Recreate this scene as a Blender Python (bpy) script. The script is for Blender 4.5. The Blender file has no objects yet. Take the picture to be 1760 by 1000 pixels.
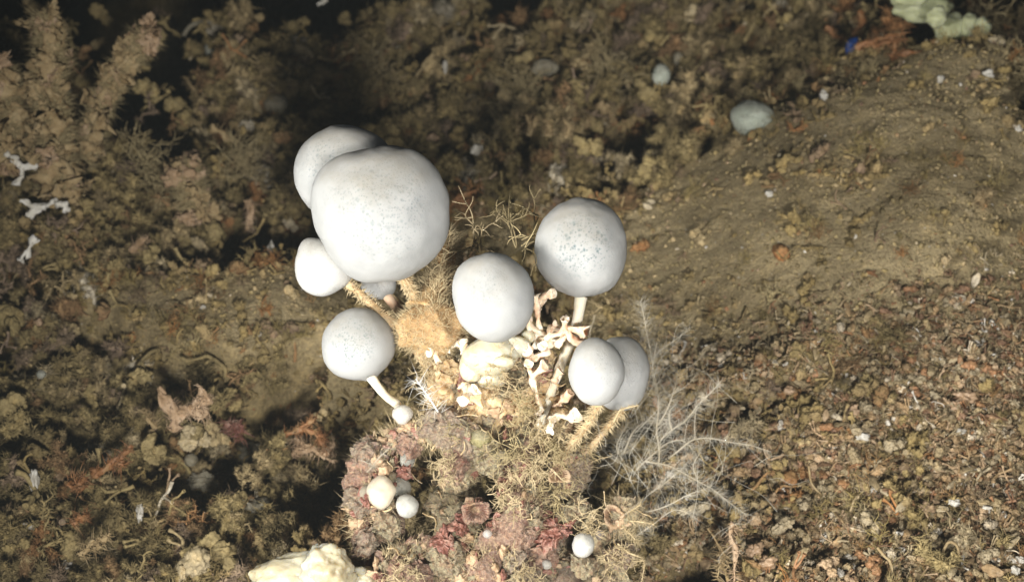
import bpy, bmesh, math, random
import numpy as np
from mathutils import Vector, Matrix, Euler

scene = bpy.context.scene
C = bpy.data.collections.new("seabed_scene"); scene.collection.children.link(C)
scene.unit_settings.scale_length = 0.1          # one unit is a decimetre: the picture spans about half a metre

# ------------------------------------------------------------------ camera
CAM = np.array([0.0, -8.0, 6.2]); PITCH = math.radians(35)
FW = np.array([0, math.cos(PITCH), -math.sin(PITCH)]); UP = np.array([0, math.sin(PITCH), math.cos(PITCH)]); RT = np.array([1.0, 0, 0])
cam_data = bpy.data.cameras.new("camera"); cam = bpy.data.objects.new("camera", cam_data); C.objects.link(cam)
cam.location = CAM; cam.rotation_euler = (math.radians(90) - PITCH, 0, 0)
cam_data.lens = 50; cam_data.sensor_width = 36; cam_data.clip_start = 0.05; cam_data.clip_end = 300
cam_data.dof.use_dof = True; cam_data.dof.focus_distance = 7.75; cam_data.dof.aperture_fstop = 1.1
scene.camera = cam

# ------------------------------------------------------------------ dark deep water
world = bpy.data.worlds.new("World"); scene.world = world; world.use_nodes = True
bg = world.node_tree.nodes["Background"]
bg.inputs[0].default_value = (0.25, 0.5, 1.0, 1); bg.inputs[1].default_value = 0.012

# ------------------------------------------------------------------ the two lamps of the diving vehicle
def spot(name, loc, target, energy, size, blend, radius, col):
    l = bpy.data.lights.new(name, 'SPOT'); l.energy = energy; l.spot_size = math.radians(size); l.spot_blend = blend
    l.shadow_soft_size = radius; l.color = col
    o = bpy.data.objects.new(name, l); C.objects.link(o); o.location = loc
    o.rotation_euler = (Vector(target) - Vector(loc)).to_track_quat('-Z', 'Y').to_euler()
    return o
spot("vehicle_lamp", (1.3, -12.6, 6.6), (-0.4, 1.6, 0.0), 9600, 46, 1.0, 0.5, (1.0, 0.95, 0.87))
spot("vehicle_lamp", (0.3, -9.6, 3.0), (0.1, -1.6, 1.3), 1050, 46, 1.0, 1.1, (1.0, 0.96, 0.90))
spot("vehicle_lamp", (-5.4, -7.2, 4.5), (5.0, 0.6, 0.3), 7600, 62, 1.0, 0.75, (1.0, 0.96, 0.88))
scene.view_settings.view_transform = 'Standard'; scene.view_settings.look = 'None'
scene.view_settings.exposure = -0.25; scene.view_settings.gamma = 1; scene.view_settings.use_curve_mapping = False
scene.cycles.use_denoising = True; scene.cycles.max_bounces = 6; scene.cycles.diffuse_bounces = 3
scene.cycles.transparent_max_bounces = 12

# ------------------------------------------------------------------ the water
def water_haze():
    me = bpy.data.meshes.new("haze"); x0, x1, y0, y1, z0, z1 = -24, 24, -16, 24, -14, 7.6
    vs = [(x, y, z) for x in (x0, x1) for y in (y0, y1) for z in (z0, z1)]
    me.from_pydata(vs, [], [(0, 1, 3, 2), (4, 6, 7, 5), (0, 4, 5, 1), (2, 3, 7, 6), (0, 2, 6, 4), (1, 5, 7, 3)])
    m = bpy.data.materials.new("deep_water"); m.use_nodes = True; nt = m.node_tree; nt.nodes.clear()
    out = nt.nodes.new("ShaderNodeOutputMaterial"); pv = nt.nodes.new("ShaderNodeVolumePrincipled")
    pv.inputs["Color"].default_value = (0.70, 0.78, 0.80, 1); pv.inputs["Density"].default_value = HAZE; pv.inputs["Anisotropy"].default_value = 0.0
    nt.links.new(pv.outputs[0], out.inputs["Volume"]); me.materials.append(m)
    o = bpy.data.objects.new("haze", me); C.objects.link(o); o["kind"] = "stuff"; o["label"] = "dim water between the camera and the seabed"
HAZE = 0.0018
water_haze()

# ------------------------------------------------------------------ maths helpers
K = 0.36 / 880
def P(px, py, d):
    """point at the given depth on the line of sight through a place in the photograph"""
    return CAM + d * (FW + (px - 880) * K * RT + (500 - py) * K * UP)
def to_px(p):
    q = p - CAM; d = q @ FW
    d = np.where(d < 0.3, 0.3, d)
    return 880 + (q @ RT) / d / K, 500 - (q @ UP) / d / K, d
def on_plane(px, py, z=0.0):
    v = FW + (px - 880) * K * RT + (500 - py) * K * UP
    return CAM + v * ((z - CAM[2]) / v[2])

def _h(ix, iy, iz, seed):
    n = (ix * 374761393 + iy * 668265263 + iz * 2147483647 + seed * 1274126177) & 0xFFFFFFFF
    n = ((n ^ (n >> 13)) * 1103515245) & 0xFFFFFFFF
    n = ((n ^ (n >> 15)) * 2246822519) & 0xFFFFFFFF
    return ((n ^ (n >> 16)) & 0xFFFFFF) / float(0xFFFFFF)
def vnoise(p, seed=0):
    p = np.asarray(p, float); i = np.floor(p).astype(np.int64); f = p - i
    f = f * f * f * (f * (f * 6 - 15) + 10); r = 0
    for a in (0, 1):
        wx = f[:, 0] if a else 1 - f[:, 0]
        for b in (0, 1):
            wy = f[:, 1] if b else 1 - f[:, 1]
            for c in (0, 1):
                wz = f[:, 2] if c else 1 - f[:, 2]
                r = r + wx * wy * wz * _h(i[:, 0] + a, i[:, 1] + b, i[:, 2] + c, seed)
    return r * 2 - 1
def fbm(p, octaves=4, seed=0, gain=0.5):
    p = np.asarray(p, float); r = np.zeros(len(p)); a = 1.0
    for o in range(octaves):
        r += a * vnoise(p * 2 ** o + o * 17.3, seed + o); a *= gain
    return r
def worley2(p, seed=0):
    i = np.floor(p).astype(np.int64); best = np.full(len(p), 9.0)
    for a in (-1, 0, 1):
        for b in (-1, 0, 1):
            cx = i[:, 0] + a; cy = i[:, 1] + b
            fx = cx + _h(cx, cy, cx * 0 + 3, seed); fy = cy + _h(cx, cy, cx * 0 + 7, seed)
            best = np.minimum(best, np.hypot(p[:, 0] - fx, p[:, 1] - fy))
    return best
def sstep(a, b, x):
    t = np.clip((x - a) / (b - a), 0, 1); return t * t * (3 - 2 * t)
def ell(px, py, cx, cy, rx, ry, soft=0.35, rot=0.0):
    dx, dy = px - cx, py - cy; c, s = math.cos(math.radians(rot)), math.sin(math.radians(rot))
    a, b = (dx * c + dy * s) / rx, (-dx * s + dy * c) / ry
    return 1 - sstep(1 - soft, 1 + soft, np.hypot(a, b))

# ------------------------------------------------------------------ the lie of the seabed
def flat_px(x, y):
    return to_px(np.stack([x, y, np.zeros_like(x)], 1))
def mud_mask(x, y):
    px, py, d = flat_px(x, y)
    n = fbm(np.stack([x, y, x * 0], 1) * 1.6, 3, 5)
    m = ell(px, py, 1400, 440, 360, 200, 0.45, -12) + ell(px, py, 1700, 540, 190, 140, 0.4) + ell(px, py, 1220, 560, 250, 120, 0.4) + ell(px, py, 1560, 300, 200, 90, 0.4)
    m = m + 0.8 * ell(px, py, 430, 560, 210, 70, 0.5, 6) + ell(px, py, 640, 560, 220, 110, 0.4)
    m = m + 0.6 * ell(px, py, 400, 155, 70, 30, 0.5) + 0.7 * ell(px, py, 980, 380, 260, 90, 0.4)
    gap = np.maximum(ell(px, py, 450, 675, 140, 50, 0.3, -34), ell(px, py, 385, 775, 85, 52, 0.3, -20))  # pale silt left out along the shadow wedge, so its colour stays dark
    return np.clip(m + n * 0.30, 0, 1) * (1 - gap)
def hash_mask(x, y):
    px, py, d = flat_px(x, y)
    return sstep(560, 740, py + 0.10 * (px - 1400)) * sstep(1060, 1180, px)
def height(x, y, fine=True, thicket=False):
    px, py, d = flat_px(x, y); p = np.stack([x, y, x * 0], 1)
    mud = mud_mask(x, y); hsh = hash_mask(x, y)
    z = 0.25 * fbm(p * 0.35, 3, 11)
    z = z + 0.75 * ell(px, py, 1620, 330, 330, 200, 0.8, -8) + 0.25 * ell(px, py, 1560, 640, 260, 120, 0.9)
    z = z + 0.35 * ell(px, py, 960, 250, 120, 45, 0.9) + 0.35 * ell(px, py, 960, 120, 100, 60, 0.9)
    z = z + 0.4 * ell(px, py, 60, 360, 120, 130, 0.9)
    z = z - 7.0 * ell(px, py, 248, 150, 70, 112, 0.2) - 4.4 * ell(px, py, 180, 30, 140, 60, 0.4) - 3.3 * ell(px, py, 30, 10, 80, 55, 0.5)
    z = z - 3.4 * ell(px, py, 455, 672, 118, 38, 0.3, -36) - 3.0 * ell(px, py, 385, 770, 75, 42, 0.35, -20)  # crevice dug extra deep to stand in for the sponge cluster's cast shadow
    z = z - 0.7 * ell(px, py, 560, 720, 60, 60, 0.6) - 0.8 * ell(px, py, 560, 830, 70, 60, 0.6)
    z = z - 0.8 * ell(px, py, 1170, 950, 80, 40, 0.5) - 0.25 * ell(px, py, 400, 415, 45, 50, 0.6)
    z = z - 1.0 * ell(px, py, 1595, 195, 28, 20, 0.5) - 0.5 * ell(px, py, 1740, 300, 30, 50, 0.6)
    z = z - 0.9 * ell(px, py, 540, 160, 60, 30, 0.6) - 0.8 * ell(px, py, 700, 55, 60, 25, 0.6) - 0.8 * ell(px, py, 1070, 190, 60, 50, 0.6)
    rub = 0.16 * fbm(p * 1.3, 3, 21) + 0.30 * (sstep(0.0, 0.6, worley2(p[:, :2] * 1.1 + 0.35 * np.stack([vnoise(p * 3, 8), vnoise(p * 3, 9)], 1), 4)) - 0.5) * -1
    rub = rub - 0.5 * sstep(0.35, 0.8, fbm(p * 1.9, 3, 33)) - 0.75 * sstep(0.35, 0.62, fbm(p * 3.3, 2, 36)) * (0.35 + 0.65 * sstep(900, 500, px))
    rub = rub - 1.3 * sstep(0.25, 0.6, fbm(p * 1.25, 3, 52)) * sstep(330, 200, py) * (1 - mud)
    z = z + (rub * (0.3 if thicket else 1.0) - (0.0 if thicket else 0.65)) * (1 - sstep(0.0, 0.55, mud)) * (1 - 0.85 * hsh)
    z = z + (0.02 * fbm(p * 1.0, 2, 61) + 0.010 * fbm(p * 4.0, 3, 63)) * mud
    edge = 6.0 + 0.9 * vnoise(np.stack([x * 0.45, x * 0, x * 0], 1), 77) + 0.35 * vnoise(np.stack([x * 1.7, x * 0, x * 0], 1), 78)
    edge = edge - 1.4 * sstep(-2.6, -5.5, x)
    z = z + 0.35 * np.exp(-((y - edge + 0.4) / 0.8) ** 2)
    z = z - 5.0 * sstep(edge, edge + 3.0, y)
    if fine:
        z = z + (1 - mud) * (1 - 0.5 * hsh) * (0.05 * fbm(p * 6, 3, 41)) + 0.012 * fbm(p * 9, 3, 45)
    return z
def h1(x, y):
    return float(height(np.array([float(x)]), np.array([float(y)]))[0])
def on_ground(px, py):
    """where the line of sight through a place in the photograph meets the seabed"""
    v = FW + (px - 880) * K * RT + (500 - py) * K * UP
    t = np.linspace(4, 24, 900); q = CAM + t[:, None] * v
    hz = height(q[:, 0], q[:, 1], False, True); k = np.argmax(q[:, 2] < hz)
    return q[k] if q[k, 2] < hz[k] else on_plane(px, py)

# ------------------------------------------------------------------ materials
def new_mat(name):
    m = bpy.data.materials.new(name); m.use_nodes = True
    nt = m.node_tree; b = nt.nodes["Principled BSDF"]; return m, nt, b
def nd(nt, t, **kw):
    n = nt.nodes.new(t)
    for k, v in kw.items(): setattr(n, k, v)
    return n
def ramp(nt, fac, stops):
    r = nd(nt, "ShaderNodeValToRGB"); e = r.color_ramp.elements
    while len(e) < len(stops): e.new(0.5)
    for i, (p, c) in enumerate(stops):
        e[i].position = p; e[i].color = (*c, 1) if len(c) == 3 else c
    nt.links.new(fac, r.inputs[0]); return r
def noise_tex(nt, scale, detail=4, rough=0.6, vec=None, dist=0.0):
    n = nd(nt, "ShaderNodeTexNoise"); n.inputs["Scale"].default_value = scale; n.inputs["Detail"].default_value = detail
    n.inputs["Roughness"].default_value = rough; n.inputs["Distortion"].default_value = dist
    if vec is not None: nt.links.new(vec, n.inputs["Vector"])
    return n
def mixc(nt, fac, a, b, mode='MIX'):
    m = nd(nt, "ShaderNodeMix", data_type='RGBA', blend_type=mode)
    for sock, v in ((0, fac), (6, a), (7, b)):
        if isinstance(v, (int, float)): m.inputs[sock].default_value = v
        elif isinstance(v, tuple): m.inputs[sock].default_value = (*v, 1)
        else: nt.links.new(v, m.inputs[sock])
    return m.outputs[2]
def bump(nt, b, h, strength, dist=0.02, normal=None):
    n = nd(nt, "ShaderNodeBump"); n.inputs["Strength"].default_value = strength; n.inputs["Distance"].default_value = dist
    nt.links.new(h, n.inputs["Height"])
    if normal is not None: nt.links.new(normal, n.inputs["Normal"])
    nt.links.new(n.outputs[0], b.inputs["Normal"]); return n.outputs[0]
def obj_vec(nt):
    t = nd(nt, "ShaderNodeTexCoord"); return t.outputs["Object"]
def pos_vec(nt):
    return nd(nt, "ShaderNodeNewGeometry").outputs["Position"]

def mat_ground():
    m, nt, b = new_mat("silt_and_rubble")
    v = pos_vec(nt)
    n1 = noise_tex(nt, 1.3, 5, 0.65, v); n2 = noise_tex(nt, 9, 6, 0.7, v); n3 = noise_tex(nt, 42, 4, 0.7, v)
    c1 = ramp(nt, n1.outputs[0], [(0.3, (0.18, 0.137, 0.062)), (0.5, (0.25, 0.195, 0.092)), (0.7, (0.31, 0.245, 0.127))])
    c2 = ramp(nt, n2.outputs[0], [(0.28, (0.45, 0.42, 0.38)), (0.5, (0.95, 0.95, 0.95)), (0.68, (1.35, 1.28, 1.15))])
    c = mixc(nt, 1.0, c1.outputs[0], c2.outputs[0], 'MULTIPLY')
    sa = nd(nt, "ShaderNodeAttribute", attribute_name="silt")
    c = mixc(nt, sa.outputs["Fac"], c, mixc(nt, 0.5, ramp(nt, n1.outputs[0], [(0.3, (0.34, 0.275, 0.155)), (0.7, (0.46, 0.38, 0.23))]).outputs[0], c2.outputs[0], 'MULTIPLY'))
    c3 = ramp(nt, n3.outputs[0], [(0.3, (0.6, 0.56, 0.5)), (0.5, (1, 1, 1)), (0.72, (1.5, 1.42, 1.3))])
    c = mixc(nt, 0.9, c, c3.outputs[0], 'MULTIPLY')
    vo = nd(nt, "ShaderNodeTexVoronoi"); vo.inputs["Scale"].default_value = 30; nt.links.new(v, vo.inputs["Vector"])
    rare = nd(nt, "ShaderNodeSeparateColor"); nt.links.new(vo.outputs["Color"], rare.inputs[0])
    a = nd(nt, "ShaderNodeMath", operation='GREATER_THAN'); a.inputs[1].default_value = 0.93; nt.links.new(rare.outputs[0], a.inputs[0])
    s = nd(nt, "ShaderNodeMath", operation='LESS_THAN'); s.inputs[1].default_value = 0.28; nt.links.new(vo.outputs["Distance"], s.inputs[0])
    f = nd(nt, "ShaderNodeMath", operation='MULTIPLY'); nt.links.new(a.outputs[0], f.inputs[0]); nt.links.new(s.outputs[0], f.inputs[1])
    spk = ramp(nt, rare.outputs[1], [(0.0, (0.3, 0.12, 0.05)), (0.45, (0.3, 0.22, 0.12)), (0.8, (0.5, 0.45, 0.36))])
    c = mixc(nt, f.outputs[0], c, spk.outputs[0])
    nt.links.new(c, b.inputs["Base Color"]); b.inputs["Roughness"].default_value = 0.85
    b.inputs["Specular IOR Level"].default_value = 0.25
    ad = nd(nt, "ShaderNodeMath", operation='ADD'); nt.links.new(n2.outputs[0], ad.inputs[0]); nt.links.new(n3.outputs[0], ad.inputs[1])
    bump(nt, b, ad.outputs[0], 0.8, 0.04)
    return m

def mat_tinted(name, scale=1.0, silt=0.5, rough=0.75, spec=0.3, bmp=0.6):
    """dead coral, shell and turf: each piece brings its own tint; silt has settled on what faces up"""
    m, nt, b = new_mat(name)
    at = nd(nt, "ShaderNodeAttribute", attribute_type='INSTANCER', attribute_name="tint")
    v = pos_vec(nt)
    n1 = noise_tex(nt, 16 * scale, 5, 0.7, v); n2 = noise_tex(nt, 60 * scale, 3, 0.7, v)
    c1 = ramp(nt, n1.outputs[0], [(0.25, (0.45, 0.42, 0.4)), (0.5, (1, 1, 1)), (0.75, (1.5, 1.4, 1.25))])
    c = mixc(nt, 1.0, at.outputs[0], c1.outputs[0], 'MULTIPLY')
    c2 = ramp(nt, n2.outputs[0], [(0.3, (0.6, 0.58, 0.55)), (0.55, (1, 1, 1)), (0.75, (1.4, 1.4, 1.4))])
    c = mixc(nt, 0.8, c, c2.outputs[0], 'MULTIPLY')
    g = nd(nt, "ShaderNodeNewGeometry"); sx = nd(nt, "ShaderNodeSeparateXYZ"); nt.links.new(g.outputs["Normal"], sx.inputs[0])
    mr = nd(nt, "ShaderNodeMapRange"); mr.inputs[1].default_value = -0.1; mr.inputs[2].default_value = 0.9; mr.inputs[4].default_value = silt
    nt.links.new(sx.outputs[2], mr.inputs[0])
    mm = nd(nt, "ShaderNodeMath", operation='MULTIPLY'); nt.links.new(mr.outputs[0], mm.inputs[0]); nt.links.new(c1.outputs[0], mm.inputs[1])
    c = mixc(nt, mm.outputs[0], c, (0.31, 0.245, 0.12))
    nt.links.new(c, b.inputs["Base Color"]); b.inputs["Roughness"].default_value = rough
    b.inputs["Specular IOR Level"].default_value = spec
    bump(nt, b, n1.outputs[0], bmp, 0.02)
    return m

def mat_simple(name, cols, scale=8, rough=0.6, sss=0.0, srad=(0.1, 0.08, 0.06), spec=0.4, bmp=0.3, bscale=None, alpha=None, detail=5):
    m, nt, b = new_mat(name); v = pos_vec(nt)
    n1 = noise_tex(nt, scale, detail, 0.65, v)
    k = len(cols); r = ramp(nt, n1.outputs[0], [(0.3 + 0.4 * i / max(1, k - 1), c) for i, c in enumerate(cols)])
    nt.links.new(r.outputs[0], b.inputs["Base Color"]); b.inputs["Roughness"].default_value = rough
    b.inputs["Specular IOR Level"].default_value = spec
    if sss:
        b.inputs["Subsurface Weight"].default_value = sss; b.inputs["Subsurface Radius"].default_value = srad
        b.inputs["Subsurface Scale"].default_value = 1.0
    n2 = noise_tex(nt, bscale or scale * 4, 4, 0.7, v)
    bump(nt, b, n2.outputs[0], bmp, 0.015)
    if alpha is not None: b.inputs["Alpha"].default_value = alpha
    return m

def mat_sponge(name, base, dull, pore_scale, pore_amt, zone=(0, 0, 0), zr=1.0, rough=0.62):
    """white sponge flesh: light passes under the skin; small dark canal openings in one patch"""
    m, nt, b = new_mat(name); v = obj_vec(nt)
    n1 = noise_tex(nt, 2.4, 4, 0.55, v)
    r = ramp(nt, n1.outputs[0], [(0.3, dull), (0.62, base)])
    dt = nd(nt, "ShaderNodeVectorMath", operation='DISTANCE'); nt.links.new(v, dt.inputs[0]); dt.inputs[1].default_value = zone
    zn = noise_tex(nt, 5, 2, 0.5, v)
    za = nd(nt, "ShaderNodeMath", operation='MULTIPLY_ADD'); nt.links.new(zn.outputs[0], za.inputs[0]); za.inputs[1].default_value = 0.3 * zr; nt.links.new(dt.outputs["Value"], za.inputs[2])
    z = nd(nt, "ShaderNodeMapRange", interpolation_type='SMOOTHSTEP'); z.inputs[1].default_value = zr * 0.45; z.inputs[2].default_value = zr * 1.1; z.inputs[3].default_value = 1; z.inputs[4].default_value = 0
    nt.links.new(za.outputs[0], z.inputs[0])
    holes = []
    for sc, thr in ((pore_scale, 0.30), (pore_scale * 1.7, 0.36), (pore_scale * 3.0, 0.40)):
        vo = nd(nt, "ShaderNodeTexVoronoi"); vo.inputs["Scale"].default_value = sc; nt.links.new(v, vo.inputs["Vector"])
        sp = nd(nt, "ShaderNodeSeparateColor"); nt.links.new(vo.outputs["Color"], sp.inputs[0])
        sq = nd(nt, "ShaderNodeMath", operation='POWER'); sq.inputs[1].default_value = 0.7; nt.links.new(sp.outputs[0], sq.inputs[0]); rad = nd(nt, "ShaderNodeMath", operation='MULTIPLY'); nt.links.new(sq.outputs[0], rad.inputs[0]); rad.inputs[1].default_value = thr
        df = nd(nt, "ShaderNodeMath", operation='SUBTRACT'); nt.links.new(rad.outputs[0], df.inputs[0]); nt.links.new(vo.outputs["Distance"], df.inputs[1])
        mp = nd(nt, "ShaderNodeMapRange"); mp.inputs[1].default_value = -0.12; mp.inputs[2].default_value = 0.24; nt.links.new(df.outputs[0], mp.inputs[0])
        holes.append(mp.outputs[0])
    mx = nd(nt, "ShaderNodeMath", operation='MAXIMUM'); nt.links.new(holes[0], mx.inputs[0]); nt.links.new(holes[1], mx.inputs[1])
    m2 = nd(nt, "ShaderNodeMath", operation='MAXIMUM'); nt.links.new(mx.outputs[0], m2.inputs[0]); nt.links.new(holes[2], m2.inputs[1]); mx = m2
    pm = nd(nt, "ShaderNodeMath", operation='MULTIPLY'); nt.links.new(mx.outputs[0], pm.inputs[0]); nt.links.new(z.outputs[0], pm.inputs[1])
    pa = nd(nt, "ShaderNodeMath", operation='MULTIPLY'); nt.links.new(pm.outputs[0], pa.inputs[0]); pa.inputs[1].default_value = pore_amt
    c = mixc(nt, pa.outputs[0], r.outputs[0], (0.12, 0.165, 0.18))
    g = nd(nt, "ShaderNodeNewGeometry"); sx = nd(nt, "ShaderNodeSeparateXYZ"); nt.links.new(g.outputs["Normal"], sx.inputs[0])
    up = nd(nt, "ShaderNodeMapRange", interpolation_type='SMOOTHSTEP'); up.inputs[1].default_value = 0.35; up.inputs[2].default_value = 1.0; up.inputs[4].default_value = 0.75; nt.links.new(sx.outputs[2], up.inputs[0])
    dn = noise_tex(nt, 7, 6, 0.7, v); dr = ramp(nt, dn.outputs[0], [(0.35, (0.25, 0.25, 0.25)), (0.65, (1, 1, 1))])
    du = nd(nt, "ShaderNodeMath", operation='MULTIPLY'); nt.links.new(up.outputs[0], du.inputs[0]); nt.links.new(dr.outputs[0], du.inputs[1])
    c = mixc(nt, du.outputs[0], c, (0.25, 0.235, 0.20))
    nt.links.new(c, b.inputs["Base Color"]); b.inputs["Roughness"].default_value = rough; b.inputs["Specular IOR Level"].default_value = 0.12
    b.inputs["Subsurface Weight"].default_value = 1.0; b.inputs["Subsurface Radius"].default_value = (0.9, 0.95, 1.0); b.inputs["Subsurface Scale"].default_value = 0.42
    n3 = noise_tex(nt, 34, 3, 0.6, v)
    hh = nd(nt, "ShaderNodeMath", operation='MULTIPLY_ADD'); nt.links.new(pm.outputs[0], hh.inputs[0]); hh.inputs[1].default_value = -1.2
    sm = nd(nt, "ShaderNodeMath", operation='MULTIPLY'); nt.links.new(n3.outputs[0], sm.inputs[0]); sm.inputs[1].default_value = 0.35
    nt.links.new(sm.outputs[0], hh.inputs[2])
    bump(nt, b, hh.outputs[0], 0.4, 0.012)
    lw = nd(nt, "ShaderNodeLayerWeight"); lw.inputs[0].default_value = 0.5
    al = nd(nt, "ShaderNodeMapRange", interpolation_type='SMOOTHSTEP'); al.inputs[1].default_value = 0.72; al.inputs[2].default_value = 1.0; al.inputs[3].default_value = 1.0; al.inputs[4].default_value = 0.9
    nt.links.new(lw.outputs["Facing"], al.inputs[0]); nt.links.new(al.outputs[0], b.inputs["Alpha"])
    return m

def mat_crust(gain=(0.86, 0.90, 0.86)):
    """old coral under patches of pink, red, cream and olive crust"""
    m, nt, b = new_mat("encrusted_framework"); v = pos_vec(nt)
    n1 = noise_tex(nt, 4.5, 7, 0.72, v, 0.8); n2 = noise_tex(nt, 15, 6, 0.75, v, 1.2); n3 = noise_tex(nt, 55, 4, 0.7, v)
    c1 = ramp(nt, n1.outputs[0], [(0.30, (0.22, 0.06, 0.05)), (0.42, (0.36, 0.20, 0.17)), (0.5, (0.38, 0.26, 0.21)), (0.58, (0.30, 0.165, 0.15)), (0.66, (0.42, 0.31, 0.18)), (0.78, (0.24, 0.09, 0.085))])
    c2 = ramp(nt, n2.outputs[0], [(0.30, (0.24, 0.045, 0.035)), (0.40, (0.34, 0.17, 0.12)), (0.52, (0.48, 0.34, 0.26)), (0.62, (0.36, 0.20, 0.18)), (0.70, (0.66, 0.54, 0.42))])
    c = mixc(nt, 0.5, c1.outputs[0], c2.outputs[0])
    c3 = ramp(nt, n3.outputs[0], [(0.3, (0.5, 0.45, 0.42)), (0.5, (1, 1, 1)), (0.72, (1.7, 1.6, 1.4))]); c = mixc(nt, 1.0, c, c3.outputs[0], 'MULTIPLY'); c = mixc(nt, 1.0, c, gain, 'MULTIPLY')
    nt.links.new(c, b.inputs["Base Color"]); b.inputs["Roughness"].default_value = 0.32; b.inputs["Specular IOR Level"].default_value = 0.5
    b.inputs["Subsurface Weight"].default_value = 0.2; b.inputs["Subsurface Radius"].default_value = (0.06, 0.04, 0.03); b.inputs["Subsurface Scale"].default_value = 1
    ad = nd(nt, "ShaderNodeMath", operation='ADD'); nt.links.new(n2.outputs[0], ad.inputs[0]); nt.links.new(n3.outputs[0], ad.inputs[1]); bump(nt, b, ad.outputs[0], 1.0, 0.035)
    return m
M = {}
M['ground'] = mat_ground()
M['rubble'] = mat_tinted("turfed_dead_coral", 1.0, 0.36)
M['hash'] = mat_tinted("shell_and_coral_bits", 1.0, 0.18, 0.55, 0.45, 0.4)
M['grain'] = mat_tinted("grains", 1.0, 0.1, 0.5, 0.5, 0.2)
M['turf'] = mat_tinted("turf", 1.0, 0.15, 0.7, 0.3, 0.2)
M['coral'] = mat_simple("pink_white_coral", [(0.66, 0.40, 0.26), (0.80, 0.62, 0.46), (0.86, 0.79, 0.68)], 7, 0.5, 0.5, (0.06, 0.04, 0.03), 0.4, 0.35, 30)
M['white_coral'] = mat_simple("white_dead_coral", [(0.46, 0.43, 0.35), (0.64, 0.62, 0.56), (0.76, 0.75, 0.71)], 9, 0.6, 0.2, (0.04, 0.04, 0.03), 0.3, 0.4, 30)
M['stalk'] = mat_simple("tan_stalk", [(0.28, 0.19, 0.095), (0.42, 0.30, 0.17), (0.54, 0.42, 0.27)], 14, 0.6, 0.4, (0.06, 0.04, 0.02), 0.3, 0.5, 50)
M['pale_stalk'] = mat_simple("pale_stalk", [(0.60, 0.52, 0.38), (0.74, 0.68, 0.55), (0.8, 0.76, 0.66)], 9, 0.5, 0.6, (0.06, 0.05, 0.04), 0.3, 0.3, 40)
M['pink_stalk'] = mat_simple("pink_stalk", [(0.36, 0.22, 0.14), (0.55, 0.37, 0.25), (0.62, 0.48, 0.36)], 9, 0.6, 0.4, (0.06, 0.04, 0.03), 0.3, 0.4, 40)
M['hair'] = mat_simple("tan_hair", [(0.34, 0.265, 0.15), (0.52, 0.43, 0.27)], 10, 0.6, 0, spec=0.3, bmp=0.0)
M['olive_hair'] = mat_simple("olive_hair", [(0.26, 0.205, 0.105), (0.42, 0.35, 0.20)], 10, 0.6, 0, spec=0.3, bmp=0.0)
M['feather'] = mat_simple("clear_hydroid", [(0.38, 0.35, 0.28), (0.62, 0.60, 0.53)], 6, 0.5, 0, spec=0.3, bmp=0.0, alpha=0.19)
M['feather_stem'] = mat_simple("hydroid_stem", [(0.35, 0.30, 0.21), (0.55, 0.51, 0.42)], 6, 0.5, 0, spec=0.3, bmp=0.0, alpha=0.32)
M['white_hair'] = mat_simple("white_bristle", [(0.65, 0.65, 0.62), (0.8, 0.8, 0.78)], 6, 0.4, 0, spec=0.4, bmp=0.0)
M['sac'] = mat_simple("tan_sac", [(0.20, 0.125, 0.055), (0.34, 0.22, 0.105), (0.44, 0.32, 0.18)], 8, 0.75, 0.5, (0.1, 0.06, 0.03), 0.3, 0.6, 30)
M['cream'] = mat_simple("cream_sponge", [(0.36, 0.31, 0.20), (0.47, 0.43, 0.31), (0.56, 0.53, 0.42)], 3.5, 0.35, 0.8, (0.14, 0.11, 0.06), 0.5, 0.4, 18)
M['framework'] = mat_crust(); M['framework_lilac'] = mat_crust((0.78, 0.96, 0.92)); M['framework_tan'] = mat_crust((0.85, 1.12, 0.95)); M['inner'] = mat_simple('tan_inner_tissue', [(0.26, 0.165, 0.08), (0.44, 0.31, 0.17), (0.60, 0.46, 0.29)], 9, 0.5, 0.5, (0.09, 0.06, 0.03), 0.4, 0.8, 34, detail=7)
M['red'] = mat_simple("red_crust", [(0.12, 0.04, 0.03), (0.22, 0.09, 0.065), (0.30, 0.20, 0.15)], 14, 0.35, 0.1, spec=0.6, bmp=0.8, bscale=50)
M['orange'] = mat_simple("orange_bit", [(0.16, 0.085, 0.035), (0.29, 0.13, 0.05), (0.32, 0.22, 0.11)], 10, 0.5, 0.1, spec=0.5, bmp=0.6)
M['pinktan'] = mat_simple("pink_tan_lump", [(0.22, 0.14, 0.07), (0.38, 0.26, 0.16), (0.46, 0.34, 0.23)], 9, 0.6, 0.2, bmp=0.8)
M['tan'] = mat_simple("tan_coral", [(0.22, 0.15, 0.07), (0.34, 0.25, 0.13), (0.42, 0.33, 0.19)], 9, 0.7, 0.1, bmp=0.8)
M['clear'] = mat_simple("grey_clear_lump", [(0.17, 0.15, 0.10), (0.27, 0.245, 0.18), (0.33, 0.31, 0.25)], 9, 0.5, 0.5, (0.15, 0.14, 0.12), 0.3, 0.6, 24, alpha=0.72)
M['green_sponge'] = mat_simple("pale_green_sponge", [(0.34, 0.36, 0.20), (0.48, 0.51, 0.32), (0.56, 0.59, 0.42)], 2.5, 0.5, 0.6, (0.1, 0.1, 0.06), 0.3, 0.4, 12)
M['dark'] = mat_simple("dark_gut", [(0.02, 0.012, 0.008), (0.05, 0.03, 0.02)], 8, 0.6)
M['blue'] = mat_simple("blue_plastic", [(0.01, 0.05, 0.26), (0.02, 0.10, 0.42)], 6, 0.4, bmp=0.2)
WHITE, DULL = (0.335, 0.345, 0.35), (0.27, 0.28, 0.283)

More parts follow.
